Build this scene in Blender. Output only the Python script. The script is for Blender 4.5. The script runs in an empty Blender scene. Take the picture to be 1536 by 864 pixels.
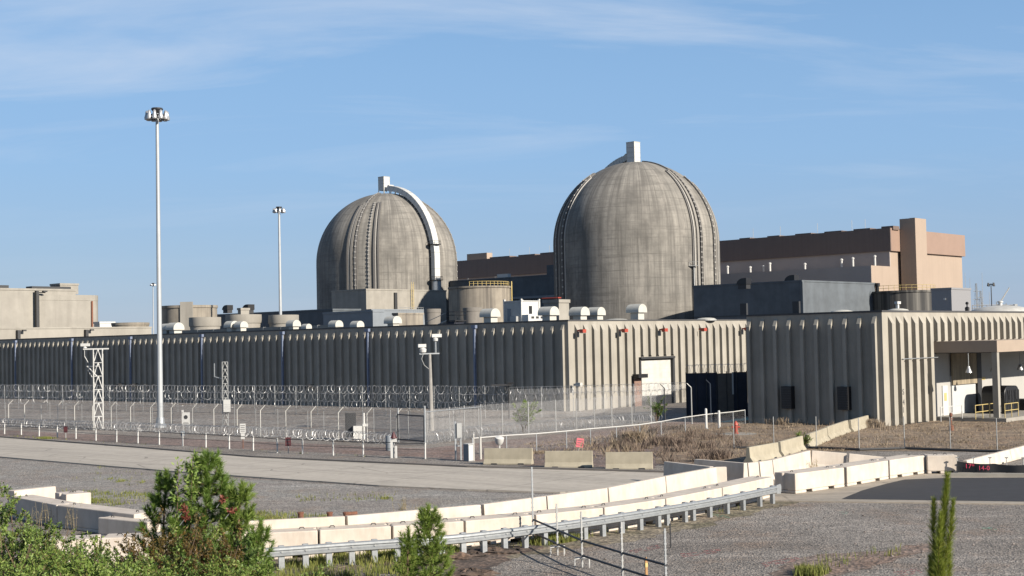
import bpy, bmesh, math, random
from mathutils import Vector, Matrix
random.seed(7)
R = math.radians
SC = bpy.context.scene
COL = SC.collection

# ------------------------------------------------------------------ camera model
F = 2070.0; CX, CY = 768.0, 432.0
PITCH = math.atan(82.0 / F); ROLL = R(1.2)
EYE = Vector((0, 0, 7.0))
_f = Vector((0, math.cos(PITCH), math.sin(PITCH)))
_u0 = Vector((0, -math.sin(PITCH), math.cos(PITCH))); _r0 = Vector((1, 0, 0))
_r = _r0 * math.cos(ROLL) - _u0 * math.sin(ROLL)
_u = _u0 * math.cos(ROLL) + _r0 * math.sin(ROLL)

def ray(px, py):
    return _f * F + _r * (px - CX) - _u * (py - CY)
def G(px, py, z=0.0):                       # point of the ground (height z) seen there
    d = ray(px, py); t = (z - EYE.z) / d.z
    return EYE + d * t
def W(px, py, Y):                           # point at distance Y
    d = ray(px, py); return EYE + d * (Y / d.y)
def base(px, Y, z=0.0):                     # ground point under image column px at distance Y
    p = W(px, 514 - .021 * (px - 768), Y); return Vector((p.x, p.y, z))
def ztop(px, py, Y): return W(px, py, Y).z
def mpp(Y): return Y / F

ANG = R(48.0)
U = Vector((math.cos(ANG), math.sin(ANG), 0)); V = Vector((-math.sin(ANG), math.cos(ANG), 0))

# ------------------------------------------------------------------ mesh builder
class MB:
    def __init__(s): s.v = []; s.f = []; s.uv = {}
    def add(s, vs, fs):
        b = len(s.v); s.v += [tuple(v) for v in vs]; s.f += [tuple(b + i for i in f) for f in fs]
    def box(s, x0, x1, y0, y1, z0, z1):
        s.add([(x0,y0,z0),(x1,y0,z0),(x1,y1,z0),(x0,y1,z0),(x0,y0,z1),(x1,y0,z1),(x1,y1,z1),(x0,y1,z1)],
              [(0,3,2,1),(4,5,6,7),(0,1,5,4),(1,2,6,5),(2,3,7,6),(3,0,4,7)])
        return s
    def prism(s, poly, z0, z1):             # ccw plan outline
        n = len(poly)
        s.add([(x, y, z0) for x, y in poly] + [(x, y, z1) for x, y in poly],
              [tuple(range(n-1, -1, -1)), tuple(range(n, 2*n))] + [(i, (i+1) % n, n+(i+1) % n, n+i) for i in range(n)])
        return s
    def extrude(s, prof, x0, x1):           # profile in (y,z) swept along x
        n = len(prof)
        s.add([(x0, y, z) for y, z in prof] + [(x1, y, z) for y, z in prof],
              [tuple(range(n-1, -1, -1)), tuple(range(n, 2*n))] + [(i, (i+1) % n, n+(i+1) % n, n+i) for i in range(n)])
        return s
    def extrude_y(s, prof, y0, y1):         # profile in (x,z) swept along y
        n = len(prof)
        s.add([(x, y0, z) for x, z in prof] + [(x, y1, z) for x, z in prof],
              [tuple(range(n)), tuple(range(2*n-1, n-1, -1))] + [(i, n+i, n+(i+1) % n, (i+1) % n) for i in range(n)])
        return s
    def tube(s, p0, p1, r0, r1=None, n=6, cap=True):
        return s.path([p0, p1], [r0, r0 if r1 is None else r1], n, cap)
    def path(s, pts, r, n=6, cap=True):
        pts = [Vector(p) for p in pts]; m = len(pts)
        rr = r if isinstance(r, (list, tuple)) else [r] * m
        ref = None; vs = []; fs = []
        for i, p in enumerate(pts):
            d = (pts[min(i+1, m-1)] - pts[max(i-1, 0)]).normalized()
            if ref is None:
                ref = Vector((0, 0, 1)) if abs(d.z) < .9 else Vector((1, 0, 0))
            a = d.cross(ref)
            if a.length < 1e-5: a = d.orthogonal()
            a.normalize(); b = d.cross(a); ref = a.cross(d) if abs(d.dot(ref)) < .99 else ref
            for k in range(n):
                t = 2*math.pi*k/n
                vs.append(p + (a*math.cos(t) + b*math.sin(t)) * rr[i])
        for i in range(m-1):
            for k in range(n):
                fs.append((i*n+k, i*n+(k+1) % n, (i+1)*n+(k+1) % n, (i+1)*n+k))
        if cap:
            fs.append(tuple(range(n-1, -1, -1))); fs.append(tuple((m-1)*n+k for k in range(n)))
        s.add(vs, fs); return s
    def lathe(s, prof, n=32, cx=0, cy=0):   # profile (r,z) bottom to top
        vs = []; fs = []; m = len(prof)
        for r, z in prof:
            for k in range(n):
                t = 2*math.pi*k/n; vs.append((cx + r*math.cos(t), cy + r*math.sin(t), z))
        for i in range(m-1):
            for k in range(n):
                fs.append((i*n+k, i*n+(k+1) % n, (i+1)*n+(k+1) % n, (i+1)*n+k))
        fs.append(tuple(range(n-1, -1, -1))); fs.append(tuple((m-1)*n+k for k in range(n)))
        s.add(vs, fs); return s
    def build(s, name, mat, parent=None, smooth=False, bevel=0, sharp=40):
        me = bpy.data.meshes.new(name); me.from_pydata(s.v, [], s.f); me.update()
        bm = bmesh.new(); bm.from_mesh(me); bmesh.ops.recalc_face_normals(bm, faces=bm.faces[:]) if len(s.f) < 60000 else None
        if smooth:
            for f in bm.faces: f.smooth = True
            for e in bm.edges:
                if len(e.link_faces) == 2 and e.calc_face_angle(0) > R(sharp): e.smooth = False
        bm.to_mesh(me); bm.free()
        me.materials.append(mat)
        o = bpy.data.objects.new(name, me); COL.objects.link(o)
        if parent is not None: o.parent = parent
        if bevel:
            m = o.modifiers.new('bevel', 'BEVEL'); m.width = bevel; m.segments = 2; m.limit_method = 'ANGLE'; m.angle_limit = R(35)
        return o

def thing(name, label, cat, loc=(0, 0, 0), rz=0.0, group=None):
    o = bpy.data.objects.new(name, None); COL.objects.link(o); o.empty_display_size = .2
    o.location = loc; o.rotation_euler = (0, 0, rz); o['label'] = label; o['category'] = cat
    if group: o['group'] = group
    return o
def tag(o, label, cat, group=None, kind=None):
    o['label'] = label; o['category'] = cat
    if group: o['group'] = group
    if kind: o['kind'] = kind
    return o
def kids(o): return [c for c in COL.objects if c.parent == o]
def dup(root, loc, rz, label, group=None):
    r = root.copy(); COL.objects.link(r); r.location = loc; r.rotation_euler = (0, 0, rz); r['label'] = label
    if group: r['group'] = group
    for ch in kids(root):
        c = ch.copy(); COL.objects.link(c); c.parent = r
        for g in kids(ch):
            d = g.copy(); COL.objects.link(d); d.parent = c
    return r
def struct(o, kind='structure'): o['kind'] = kind; return o

# ------------------------------------------------------------------ materials
def _mat(name):
    m = bpy.data.materials.new(name); m.use_nodes = True
    nt = m.node_tree; b = nt.nodes['Principled BSDF']; return m, nt, b
def N(nt, t, **kw):
    n = nt.nodes.new(t)
    for k, v in kw.items():
        if k in n.inputs: n.inputs[k].default_value = v
        else: setattr(n, k, v)
    return n
def noise(nt, vec, scale, detail=4, rough=.6):
    n = N(nt, 'ShaderNodeTexNoise'); n.inputs['Scale'].default_value = scale; n.inputs['Detail'].default_value = detail
    n.inputs['Roughness'].default_value = rough; nt.links.new(vec, n.inputs['Vector']); return n.outputs['Fac']
def mapping(nt, vec, sc):
    n = N(nt, 'ShaderNodeMapping'); n.inputs['Scale'].default_value = sc; nt.links.new(vec, n.inputs['Vector']); return n.outputs[0]
def mrange(nt, v, a, b, c, d):
    n = N(nt, 'ShaderNodeMapRange'); nt.links.new(v, n.inputs[0])
    for i, x in enumerate((a, b, c, d)): n.inputs[i+1].default_value = x
    return n.outputs[0]
def mix(nt, fac, a, b, mode='MIX'):
    n = N(nt, 'ShaderNodeMix', data_type='RGBA', blend_type=mode)
    for idx, x in ((0, fac), (6, a), (7, b)):
        if hasattr(x, 'is_output'): nt.links.new(x, n.inputs[idx])
        else: n.inputs[idx].default_value = x if idx == 0 else (*x[:3], 1)
    return n.outputs[2]
def math_(nt, op, a, b=None):
    n = N(nt, 'ShaderNodeMath', operation=op)
    for i, x in enumerate((a, b)):
        if x is None: continue
        if hasattr(x, 'is_output'): nt.links.new(x, n.inputs[i])
        else: n.inputs[i].default_value = x
    return n.outputs[0]
def bumpn(nt, b, h, strength, dist):
    n = N(nt, 'ShaderNodeBump'); n.inputs['Strength'].default_value = strength; n.inputs['Distance'].default_value = dist
    nt.links.new(h, n.inputs['Height']); nt.links.new(n.outputs[0], b.inputs['Normal'])

def K(c, kk=None):                         # real albedo for this exposure
    l = (c[0]+c[1]+c[2])/3; f = .92 - .37*min(max((l-.10)/.22, 0), 1)
    if l > .6: f = .53
    return tuple(x*(kk or f) for x in c)
def plain(name, col, rough=.6, metal=0.0, var=.12, scale=3.0, streak=0.0, scol=None, sscale=(1.2, 1.2, .06), bump=0, k=None):
    col = K(col, k); scol = scol and K(scol, k or .55)
    m, nt, b = _mat(name); b.inputs['Roughness'].default_value = rough; b.inputs['Metallic'].default_value = metal
    tc = N(nt, 'ShaderNodeTexCoord').outputs['Object']
    f = mrange(nt, noise(nt, tc, scale, 5), .3, .7, 1 - var, 1 + var)
    c = mix(nt, 1.0, col, f, 'MULTIPLY')
    if streak:
        s = noise(nt, mapping(nt, tc, sscale), 1.0, 5, .65)
        s = mrange(nt, s, .45, .72, 0, streak)
        c = mix(nt, s, c, scol or tuple(x*.45 for x in col))
    nt.links.new(c, b.inputs['Base Color'])
    if bump: bumpn(nt, b, noise(nt, tc, scale*8, 4), bump, .02)
    return m

M = {}
def setup_materials():
    M['rib'] = plain('ribbed_concrete', (.45, .42, .36), .9, var=.14, scale=.3, streak=.55, scol=(.28, .26, .22), sscale=(.9, .9, .06), bump=.15)
    M['rib2'] = plain('fluted_concrete', (.47, .44, .375), .9, var=.14, scale=.35, streak=.5, scol=(.29, .27, .23), sscale=(1.0, 1.0, .07), bump=.15)
    M['coping'] = plain('dark_coping', (.045, .045, .047), .7)
    M['conc'] = plain('grey_concrete', (.42, .395, .345), .9, var=.12, scale=.35, streak=.5, scol=(.27, .25, .215), sscale=(.5, .5, .04), bump=.1)
    M['conc_dark'] = plain('dark_blue_grey_concrete', (.085, .098, .11), .9, var=.2, scale=.3, streak=.5, scol=(.10, .11, .12), sscale=(.3, .3, .05))  # even dark blue grey base with noise streaks
    M['conc_stain'] = plain('stained_tank_concrete', (.36, .32, .26), .9, var=.15, scale=.4, streak=.9, scol=(.14, .125, .11), sscale=(.7, .7, .03))
    M['tank_black'] = plain('black_streaked_tank', (.022, .022, .022), .8, var=.2, scale=.4, streak=.95, scol=(.34, .32, .28), sscale=(.55, .55, .004))
    M['cream'] = plain('cream_barrier_concrete', (.80, .71, .61), .85, var=.09, scale=1.6, streak=.5, scol=(.52, .43, .34), sscale=(2.2, 2.2, .7), bump=.15, k=.55)
    M['jersey'] = plain('old_barrier_concrete', (.50, .45, .34), .9, var=.14, scale=1.5, streak=.4, scol=(.34, .30, .22), sscale=(2.5, 2.5, .6), bump=.15)
    M['galv'] = plain('galvanised_steel', (.50, .53, .55), .45, metal=.45, var=.15, scale=6)
    M['galv_dull'] = plain('dull_fence_steel', (.52, .53, .52), .55, metal=.3, var=.1)
    M['pole'] = plain('pale_painted_pole', (.55, .58, .60), .5, metal=.2, var=.06, scale=1)
    M['white'] = plain('white_paint', (.78, .78, .75), .55, var=.05, scale=2)
    M['white_dirty'] = plain('weathered_white_paint', (.72, .71, .66), .6, var=.12, scale=1.2, streak=.4, scol=(.5, .47, .4))
    M['vent'] = plain('off_white_vent_metal', (.70, .69, .62), .55, var=.07, scale=1.5, streak=.25, scol=(.5, .47, .4))
    M['black'] = plain('black_metal', (.008, .008, .009), .5)
    M['dark'] = plain('dark_grey_metal', (.022, .023, .025), .6)
    M['steelblue'] = plain('blue_grey_sheeting', (.20, .225, .25), .6, var=.08, scale=.6)
    M['pipe_blue'] = plain('blue_downpipe', (.15, .185, .27), .5)
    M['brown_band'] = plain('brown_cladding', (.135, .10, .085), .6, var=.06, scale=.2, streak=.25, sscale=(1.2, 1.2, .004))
    M['brown_end'] = plain('brown_cladding_sunlit_gable', (.30, .205, .155), .6, var=.06, scale=.2)  # sunlit copy of the brown cladding, the light put into its colour
    M['tan'] = plain('tan_cladding', (.48, .375, .29), .7, var=.05, scale=.12, streak=.14, sscale=(1.1, 1.1, .006))
    M['tan_shaded'] = plain('shaded_tan_cladding', (.57, .50, .46), .7, var=.05, scale=.15)  # tan cladding again, paler and greyer as painted fill for its shaded walls
    M['greybox'] = plain('grey_cladding', (.33, .33, .34), .6, var=.04)
    M['red'] = plain('red_paint', (.30, .045, .025), .5, var=.2)
    M['rust'] = plain('rusty_steel', (.15, .062, .036), .85, var=.35, scale=8)
    M['maroon'] = plain('maroon_sign_paint', (.06, .012, .015), .6)
    M['pink'] = plain('faded_red_sign', (.75, .16, .20), .6)
    M['yellow'] = plain('yellow_paint', (.72, .56, .22), .6, var=.12)
    M['wood'] = plain('weathered_wood_pole', (.40, .385, .36), .9, var=.15, scale=3, streak=.5, sscale=(9, 9, .4))
    M['navy'] = plain('dark_screen_cloth', (.022, .026, .04), .85, var=.3, scale=1)
    M['gate_brown'] = plain('brown_gate_sheet', (.11, .095, .08), .8)
    M['tarp'] = plain('black_tarp', (.008, .008, .009), .4, var=.2)
    M['teal'] = plain('teal_sheet', (.16, .42, .38), .7)
    M['curtain'] = plain('brown_strip_curtain', (.34, .28, .19), .8, var=.2, scale=.6, streak=.8, scol=(.10, .085, .06), sscale=(5, 5, .1))
    M['wall_white'] = plain('white_painted_wall', (.52, .51, .48), .75, var=.05, scale=.6, streak=.2, scol=(.55, .53, .48))
    M['bark'] = plain('brown_bark', (.10, .065, .04), .95, var=.3, scale=12)
    M['lamp'] = plain('lamp_reflector', (.62, .62, .62), .3, metal=.5)
    M['wire'] = plain('razor_wire', (.55, .56, .57), .4, metal=.4)
    M['cable'] = plain('dark_cable', (.02, .02, .023), .6)
    M['char'] = plain('dark_lettering', (.05, .05, .055), .7)
    M['pinkink'] = plain('pink_spray_lettering', (.85, .07, .16), .7)

def foliage(name, cols, rough=.6):
    m, nt, b = _mat(name); b.inputs['Roughness'].default_value = rough
    g = N(nt, 'ShaderNodeNewGeometry').outputs['Random Per Island']
    r = N(nt, 'ShaderNodeValToRGB'); nt.links.new(g, r.inputs[0]); e = r.color_ramp.elements
    while len(e) < len(cols): e.new(.5)
    for i, c in enumerate(cols): e[i].position = i/(len(cols)-1); e[i].color = (*c, 1)
    tr = N(nt, 'ShaderNodeBsdfTranslucent'); nt.links.new(r.outputs[0], tr.inputs[0]); nt.links.new(r.outputs[0], b.inputs['Base Color'])
    mx = N(nt, 'ShaderNodeMixShader'); mx.inputs[0].default_value = .3
    nt.links.new(b.outputs[0], mx.inputs[1]); nt.links.new(tr.outputs[0], mx.inputs[2])
    nt.links.new(mx.outputs[0], nt.nodes['Material Output'].inputs[0]); return m

def chainlink(name, cover, col=(.5, .5, .5), cell=.06):
    m, nt, b = _mat(name); b.inputs['Base Color'].default_value = (*col, 1); b.inputs['Roughness'].default_value = .5; b.inputs['Metallic'].default_value = .3
    uv = N(nt, 'ShaderNodeTexCoord').outputs['UV']; sp = N(nt, 'ShaderNodeSeparateXYZ'); nt.links.new(uv, sp.inputs[0])
    k = 1 - math.sqrt(1 - cover)
    fs = []
    for op in ('ADD', 'SUBTRACT'):
        a = math_(nt, op, sp.outputs[0], sp.outputs[1]); a = math_(nt, 'DIVIDE', a, cell)
        a = math_(nt, 'FLOORED_MODULO', a, 1.0); fs.append(math_(nt, 'LESS_THAN', a, k))
    w = math_(nt, 'MAXIMUM', fs[0], fs[1])
    t = N(nt, 'ShaderNodeBsdfTransparent'); mx = N(nt, 'ShaderNodeMixShader')
    nt.links.new(w, mx.inputs[0]); nt.links.new(t.outputs[0], mx.inputs[1]); nt.links.new(b.outputs[0], mx.inputs[2])
    nt.links.new(mx.outputs[0], nt.nodes['Material Output'].inputs[0]); return m

def gravel(name, base, spread, patch=None, pscale=.12, fine=9.0, contrast=.55, mid=1.2):
    base = K(base); patch = patch and K(patch, .58)
    m, nt, b = _mat(name); b.inputs['Roughness'].default_value = .95
    tc = N(nt, 'ShaderNodeTexCoord').outputs['Object']
    c = mix(nt, mrange(nt, noise(nt, tc, pscale, 5, .65), .38, .62, 0, 1), base, patch or tuple(x*.75 for x in base))
    c = mix(nt, mrange(nt, noise(nt, tc, .30, 7, .75), .51, .64, 0, .85), c, tuple(x*y for x, y in zip(base, (.80, .66, .56))))
    c = mix(nt, mrange(nt, noise(nt, mapping(nt, tc, (.07, .45, 1)), 1, 5, .7), .52, .68, 0, .6), c, tuple(x*1.3 for x in base))
    f = mrange(nt, noise(nt, tc, mid, 6, .7), .3, .7, 1-spread, 1+spread)
    c = mix(nt, 1.0, c, f, 'MULTIPLY')
    vo = N(nt, 'ShaderNodeTexVoronoi'); vo.inputs['Scale'].default_value = fine; nt.links.new(tc, vo.inputs['Vector'])
    sep = N(nt, 'ShaderNodeSeparateColor'); nt.links.new(vo.outputs['Color'], sep.inputs[0])
    g = mrange(nt, sep.outputs[0], 0, 1, 1-contrast, 1+contrast)
    c = mix(nt, 1.0, c, g, 'MULTIPLY'); nt.links.new(c, b.inputs['Base Color'])
    bumpn(nt, b, vo.outputs['Distance'], .6, .06); return m

def concrete_road(name, col, ang=138.0, joints=7.5):
    col = K(col)
    m, nt, b = _mat(name); b.inputs['Roughness'].default_value = .9
    tc = N(nt, 'ShaderNodeTexCoord').outputs['Object']
    mp = N(nt, 'ShaderNodeMapping', vector_type='TEXTURE'); mp.inputs['Rotation'].default_value = (0, 0, R(ang)); nt.links.new(tc, mp.inputs[0]); al = mp.outputs[0]
    c = mix(nt, mrange(nt, noise(nt, mapping(nt, al, (.03, .75, 1)), 1, 6, .65), .44, .62, 0, .75), col, tuple(x*.74 for x in col))      # tyre polished and stained lanes
    c = mix(nt, mrange(nt, noise(nt, mapping(nt, al, (.10, 2.6, 1)), 1, 5, .65), .55, .68, 0, .45), c, tuple(x*.66 for x in col))
    c = mix(nt, 1.0, c, mrange(nt, noise(nt, tc, 2.5, 6, .7), .3, .7, .88, 1.12), 'MULTIPLY')
    c = mix(nt, mrange(nt, noise(nt, tc, .35, 6, .7), .58, .70, 0, .55), c, tuple(x*.6 for x in col))
    sp = N(nt, 'ShaderNodeSeparateXYZ'); nt.links.new(al, sp.inputs[0])
    j = math_(nt, 'FLOORED_MODULO', math_(nt, 'ADD', sp.outputs[0], math_(nt, 'MULTIPLY', noise(nt, tc, .6, 3), .25)), joints); j = math_(nt, 'LESS_THAN', j, .10)
    c = mix(nt, math_(nt, 'MULTIPLY', j, .6), c, tuple(x*.35 for x in col))
    vo = N(nt, 'ShaderNodeTexVoronoi', feature='DISTANCE_TO_EDGE'); vo.inputs['Scale'].default_value = .22; nt.links.new(tc, vo.inputs['Vector'])
    ck = math_(nt, 'LESS_THAN', vo.outputs['Distance'], .012); ck = math_(nt, 'MULTIPLY', ck, mrange(nt, noise(nt, tc, .25, 2), .48, .56, 0, .55))
    c = mix(nt, ck, c, tuple(x*.3 for x in col))
    nt.links.new(c, b.inputs['Base Color']); bumpn(nt, b, noise(nt, tc, 30, 3), .2, .02); return m

def dome_concrete(name):
    m, nt, b = _mat(name); b.inputs['Roughness'].default_value = .92
    tc = N(nt, 'ShaderNodeTexCoord').outputs['Object']
    sp = N(nt, 'ShaderNodeSeparateXYZ'); nt.links.new(tc, sp.inputs[0])
    th = math_(nt, 'MULTIPLY', math_(nt, 'ARCTAN2', sp.outputs[1], sp.outputs[0]), 22.5)
    cv = N(nt, 'ShaderNodeCombineXYZ'); nt.links.new(th, cv.inputs[0]); nt.links.new(sp.outputs[2], cv.inputs[2]); vec = cv.outputs[0]
    base = mix(nt, mrange(nt, noise(nt, tc, .10, 6, .7), .38, .62, 0, 1), (.230, .216, .190), (.155, .147, .131))
    c = base
    for sc, d, lo, hi, st, col in (((.45, 1, .022), 6, .43, .64, .70, (.074, .069, .062)), ((1.5, 1, .035), 5, .50, .68, .55, (.066, .062, .057)), ((1.1, 1, .05), 5, .56, .72, .6, (.29, .27, .235)),
                                   ((.05, 1, .5), 6, .50, .66, .6, (.088, .083, .075)), ((.10, 1, .07), 4, .50, .68, .65, (.080, .075, .068)), ((.16, 1, .09), 4, .56, .70, .45, (.27, .25, .22))):
        f = noise(nt, mapping(nt, vec, sc), 1, d, .7); f = mrange(nt, f, lo, hi, 0, st)
        c = mix(nt, f, c, col)
    pour = math_(nt, 'FLOORED_MODULO', math_(nt, 'ADD', sp.outputs[2], math_(nt, 'MULTIPLY', noise(nt, mapping(nt, vec, (.2, 1, .1)), 1, 2), .5)), 2.1); pour = math_(nt, 'LESS_THAN', pour, .2)
    pf = mrange(nt, noise(nt, mapping(nt, vec, (.12, 1, .3)), 1, 3), .40, .62, .0, .62)
    c = mix(nt, math_(nt, 'MULTIPLY', pour, pf), c, (.085, .08, .072))
    nt.links.new(c, b.inputs['Base Color']); bumpn(nt, b, noise(nt, tc, 1.5, 5), .25, .1); return m
# ------------------------------------------------------------------ world, sun, camera
SUN_AZ = Vector((.766, -.643, 0)).normalized(); SUN_EL = R(25)
def setup_world():
    w = bpy.data.worlds.new('World'); SC.world = w; w.use_nodes = True; nt = w.node_tree
    bg = nt.nodes['Background']; bg.inputs['Strength'].default_value = .06
    sky = N(nt, 'ShaderNodeTexSky', sky_type='NISHITA', sun_disc=False)
    sky.sun_elevation = SUN_EL; sky.sun_rotation = math.atan2(SUN_AZ.x, SUN_AZ.y)
    sky.air_density = 1.0; sky.dust_density = .15; sky.ozone_density = 1.6; sky.altitude = 50
    tc = N(nt, 'ShaderNodeTexCoord').outputs['Generated']
    sp = N(nt, 'ShaderNodeSeparateXYZ'); nt.links.new(tc, sp.inputs[0])
    z = math_(nt, 'MAXIMUM', sp.outputs[2], .02)
    # high thin cloud: project the view direction on a flat layer
    cx = math_(nt, 'DIVIDE', sp.outputs[0], math_(nt, 'ADD', z, .12)); cy = math_(nt, 'DIVIDE', sp.outputs[1], math_(nt, 'ADD', z, .12))
    cb = N(nt, 'ShaderNodeCombineXYZ'); nt.links.new(cx, cb.inputs[0]); nt.links.new(cy, cb.inputs[1])
    mp = N(nt, 'ShaderNodeMapping'); mp.inputs['Location'].default_value = CLOUD_AT; mp.inputs['Rotation'].default_value = (0, 0, R(-14)); mp.inputs['Scale'].default_value = (.75, 1.9, 1)
    nt.links.new(cb.outputs[0], mp.inputs[0])
    n1 = N(nt, 'ShaderNodeTexNoise'); n1.inputs['Scale'].default_value = 1.0; n1.inputs['Detail'].default_value = 7; n1.inputs['Roughness'].default_value = .58; n1.inputs['Distortion'].default_value = .6
    nt.links.new(mp.outputs[0], n1.inputs['Vector'])
    cl = mrange(nt, n1.outputs['Fac'], .48, .76, 0, .62)
    cl = math_(nt, 'MULTIPLY', cl, mrange(nt, sp.outputs[2], .08, .21, .1, 1.0))
    hs = N(nt, 'ShaderNodeHueSaturation'); hs.inputs['Saturation'].default_value = SKY_SAT; hs.inputs['Value'].default_value = SKY_VAL
    nt.links.new(sky.outputs[0], hs.inputs['Color'])
    low = mrange(nt, sp.outputs[2], .15, .55, .85, .0)      # air towards the horizon is blue rather than yellow
    rp = N(nt, 'ShaderNodeValToRGB'); nt.links.new(sp.outputs[2], rp.inputs[0]); e = rp.color_ramp.elements; e.new(.06); e.new(.13)
    for el, (p, c) in zip(e, ((.0, (.272, .362, .525)), (.055, (.265, .385, .57)), (.13, (.246, .41, .65)), (.26, (.215, .385, .655)))): el.position = p; el.color = (*c, 1)
    sc10 = mix(nt, 1.0, rp.outputs[0], (10, 10, 10), 'MULTIPLY')
    skc = mix(nt, low, hs.outputs[0], sc10)
    col = mix(nt, cl, skc, CLOUD)
    nt.links.new(col, bg.inputs['Color'])
    L = bpy.data.lights.new('sun', 'SUN'); L.energy = 5.0; L.angle = R(.5); L.color = (1.0, .91, .79)
    o = bpy.data.objects.new('sun', L); COL.objects.link(o)
    d = SUN_AZ * math.cos(SUN_EL) + Vector((0, 0, math.sin(SUN_EL)))
    o.rotation_euler = d.to_track_quat('Z', 'Y').to_euler()
    cam = bpy.data.cameras.new('camera'); cam.sensor_width = 36; cam.lens = F / 1536 * 36; cam.clip_end = 6000; cam.clip_start = .3
    cam.dof.use_dof = True; cam.dof.focus_distance = 110; cam.dof.aperture_fstop = 4.5
    c = bpy.data.objects.new('camera', cam); COL.objects.link(c)
    m = Matrix((_r, _u, -_f)).transposed().to_4x4(); m.translation = EYE; c.matrix_world = m
    SC.camera = c
    SC.view_settings.view_transform = 'Standard'; SC.view_settings.look = 'None'; SC.view_settings.exposure = EXPOSURE; SC.view_settings.gamma = 1
    SC.cycles.transparent_max_bounces = 24; SC.cycles.max_bounces = 6
HORIZON = (3.0, 4.2, 6.2); CLOUD_AT = (2.5, 2.38, 0); SKY_SAT = 1.15; SKY_VAL = 1.0; CLOUD = (5.6, 6.2, 7.2); EXPOSURE = 1.0

# ------------------------------------------------------------------ ground
def bank(y):                                  # the embankment the photographer stands on
    return 0.0 if y > 34 else min((34 - y) * .155, 5.2)
def ground_mesh():
    s = MB(); ys = [-60, 0, 4, 10, 16, 22, 28, 31, 34, 40, 80, 160, 320, 700, 1500, 4000]; xs = [-4000, -900, -300, -100, -40, 0, 40, 100, 300, 900, 4000]
    vs = [(x, y, bank(y)) for y in ys for x in xs]; n = len(xs)
    s.add(vs, [(j*n+i, j*n+i+1, (j+1)*n+i+1, (j+1)*n+i) for j in range(len(ys)-1) for i in range(n-1)])
    return s
def sheet(name, pts, z, m, jitter=0.0, step=1.5, kind='structure', thick=0.0):
    P = []
    for i, a in enumerate(pts):
        b = pts[(i+1) % len(pts)]; a = Vector((a[0], a[1], 0)); b = Vector((b[0], b[1], 0)); d = (b-a).length; k = max(1, int(d/step)) if jitter else 1
        for j in range(k):
            p = a.lerp(b, j/k)
            P.append((p.x + random.uniform(-jitter, jitter), p.y + random.uniform(-jitter, jitter)))
    bm = bmesh.new(); vs = [bm.verts.new((x, y, z)) for x, y in P]; f = bm.faces.new(vs)
    if f.normal.z < 0: f.normal_flip()
    bm.normal_update()
    if bm.faces[:][0].normal.z < 0: bmesh.ops.reverse_faces(bm, faces=bm.faces[:])
    if thick:
        r = bmesh.ops.extrude_face_region(bm, geom=bm.faces[:]); 
        for v in r['geom']:
            if isinstance(v, bmesh.types.BMVert): v.co.z -= thick
        bmesh.ops.recalc_face_normals(bm, faces=bm.faces[:])
    bmesh.ops.triangulate(bm, faces=[f for f in bm.faces if len(f.verts) > 4])
    me = bpy.data.meshes.new(name); bm.to_mesh(me); bm.free(); me.materials.append(m)
    o = bpy.data.objects.new(name, me); COL.objects.link(o); o['kind'] = kind; return o

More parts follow.
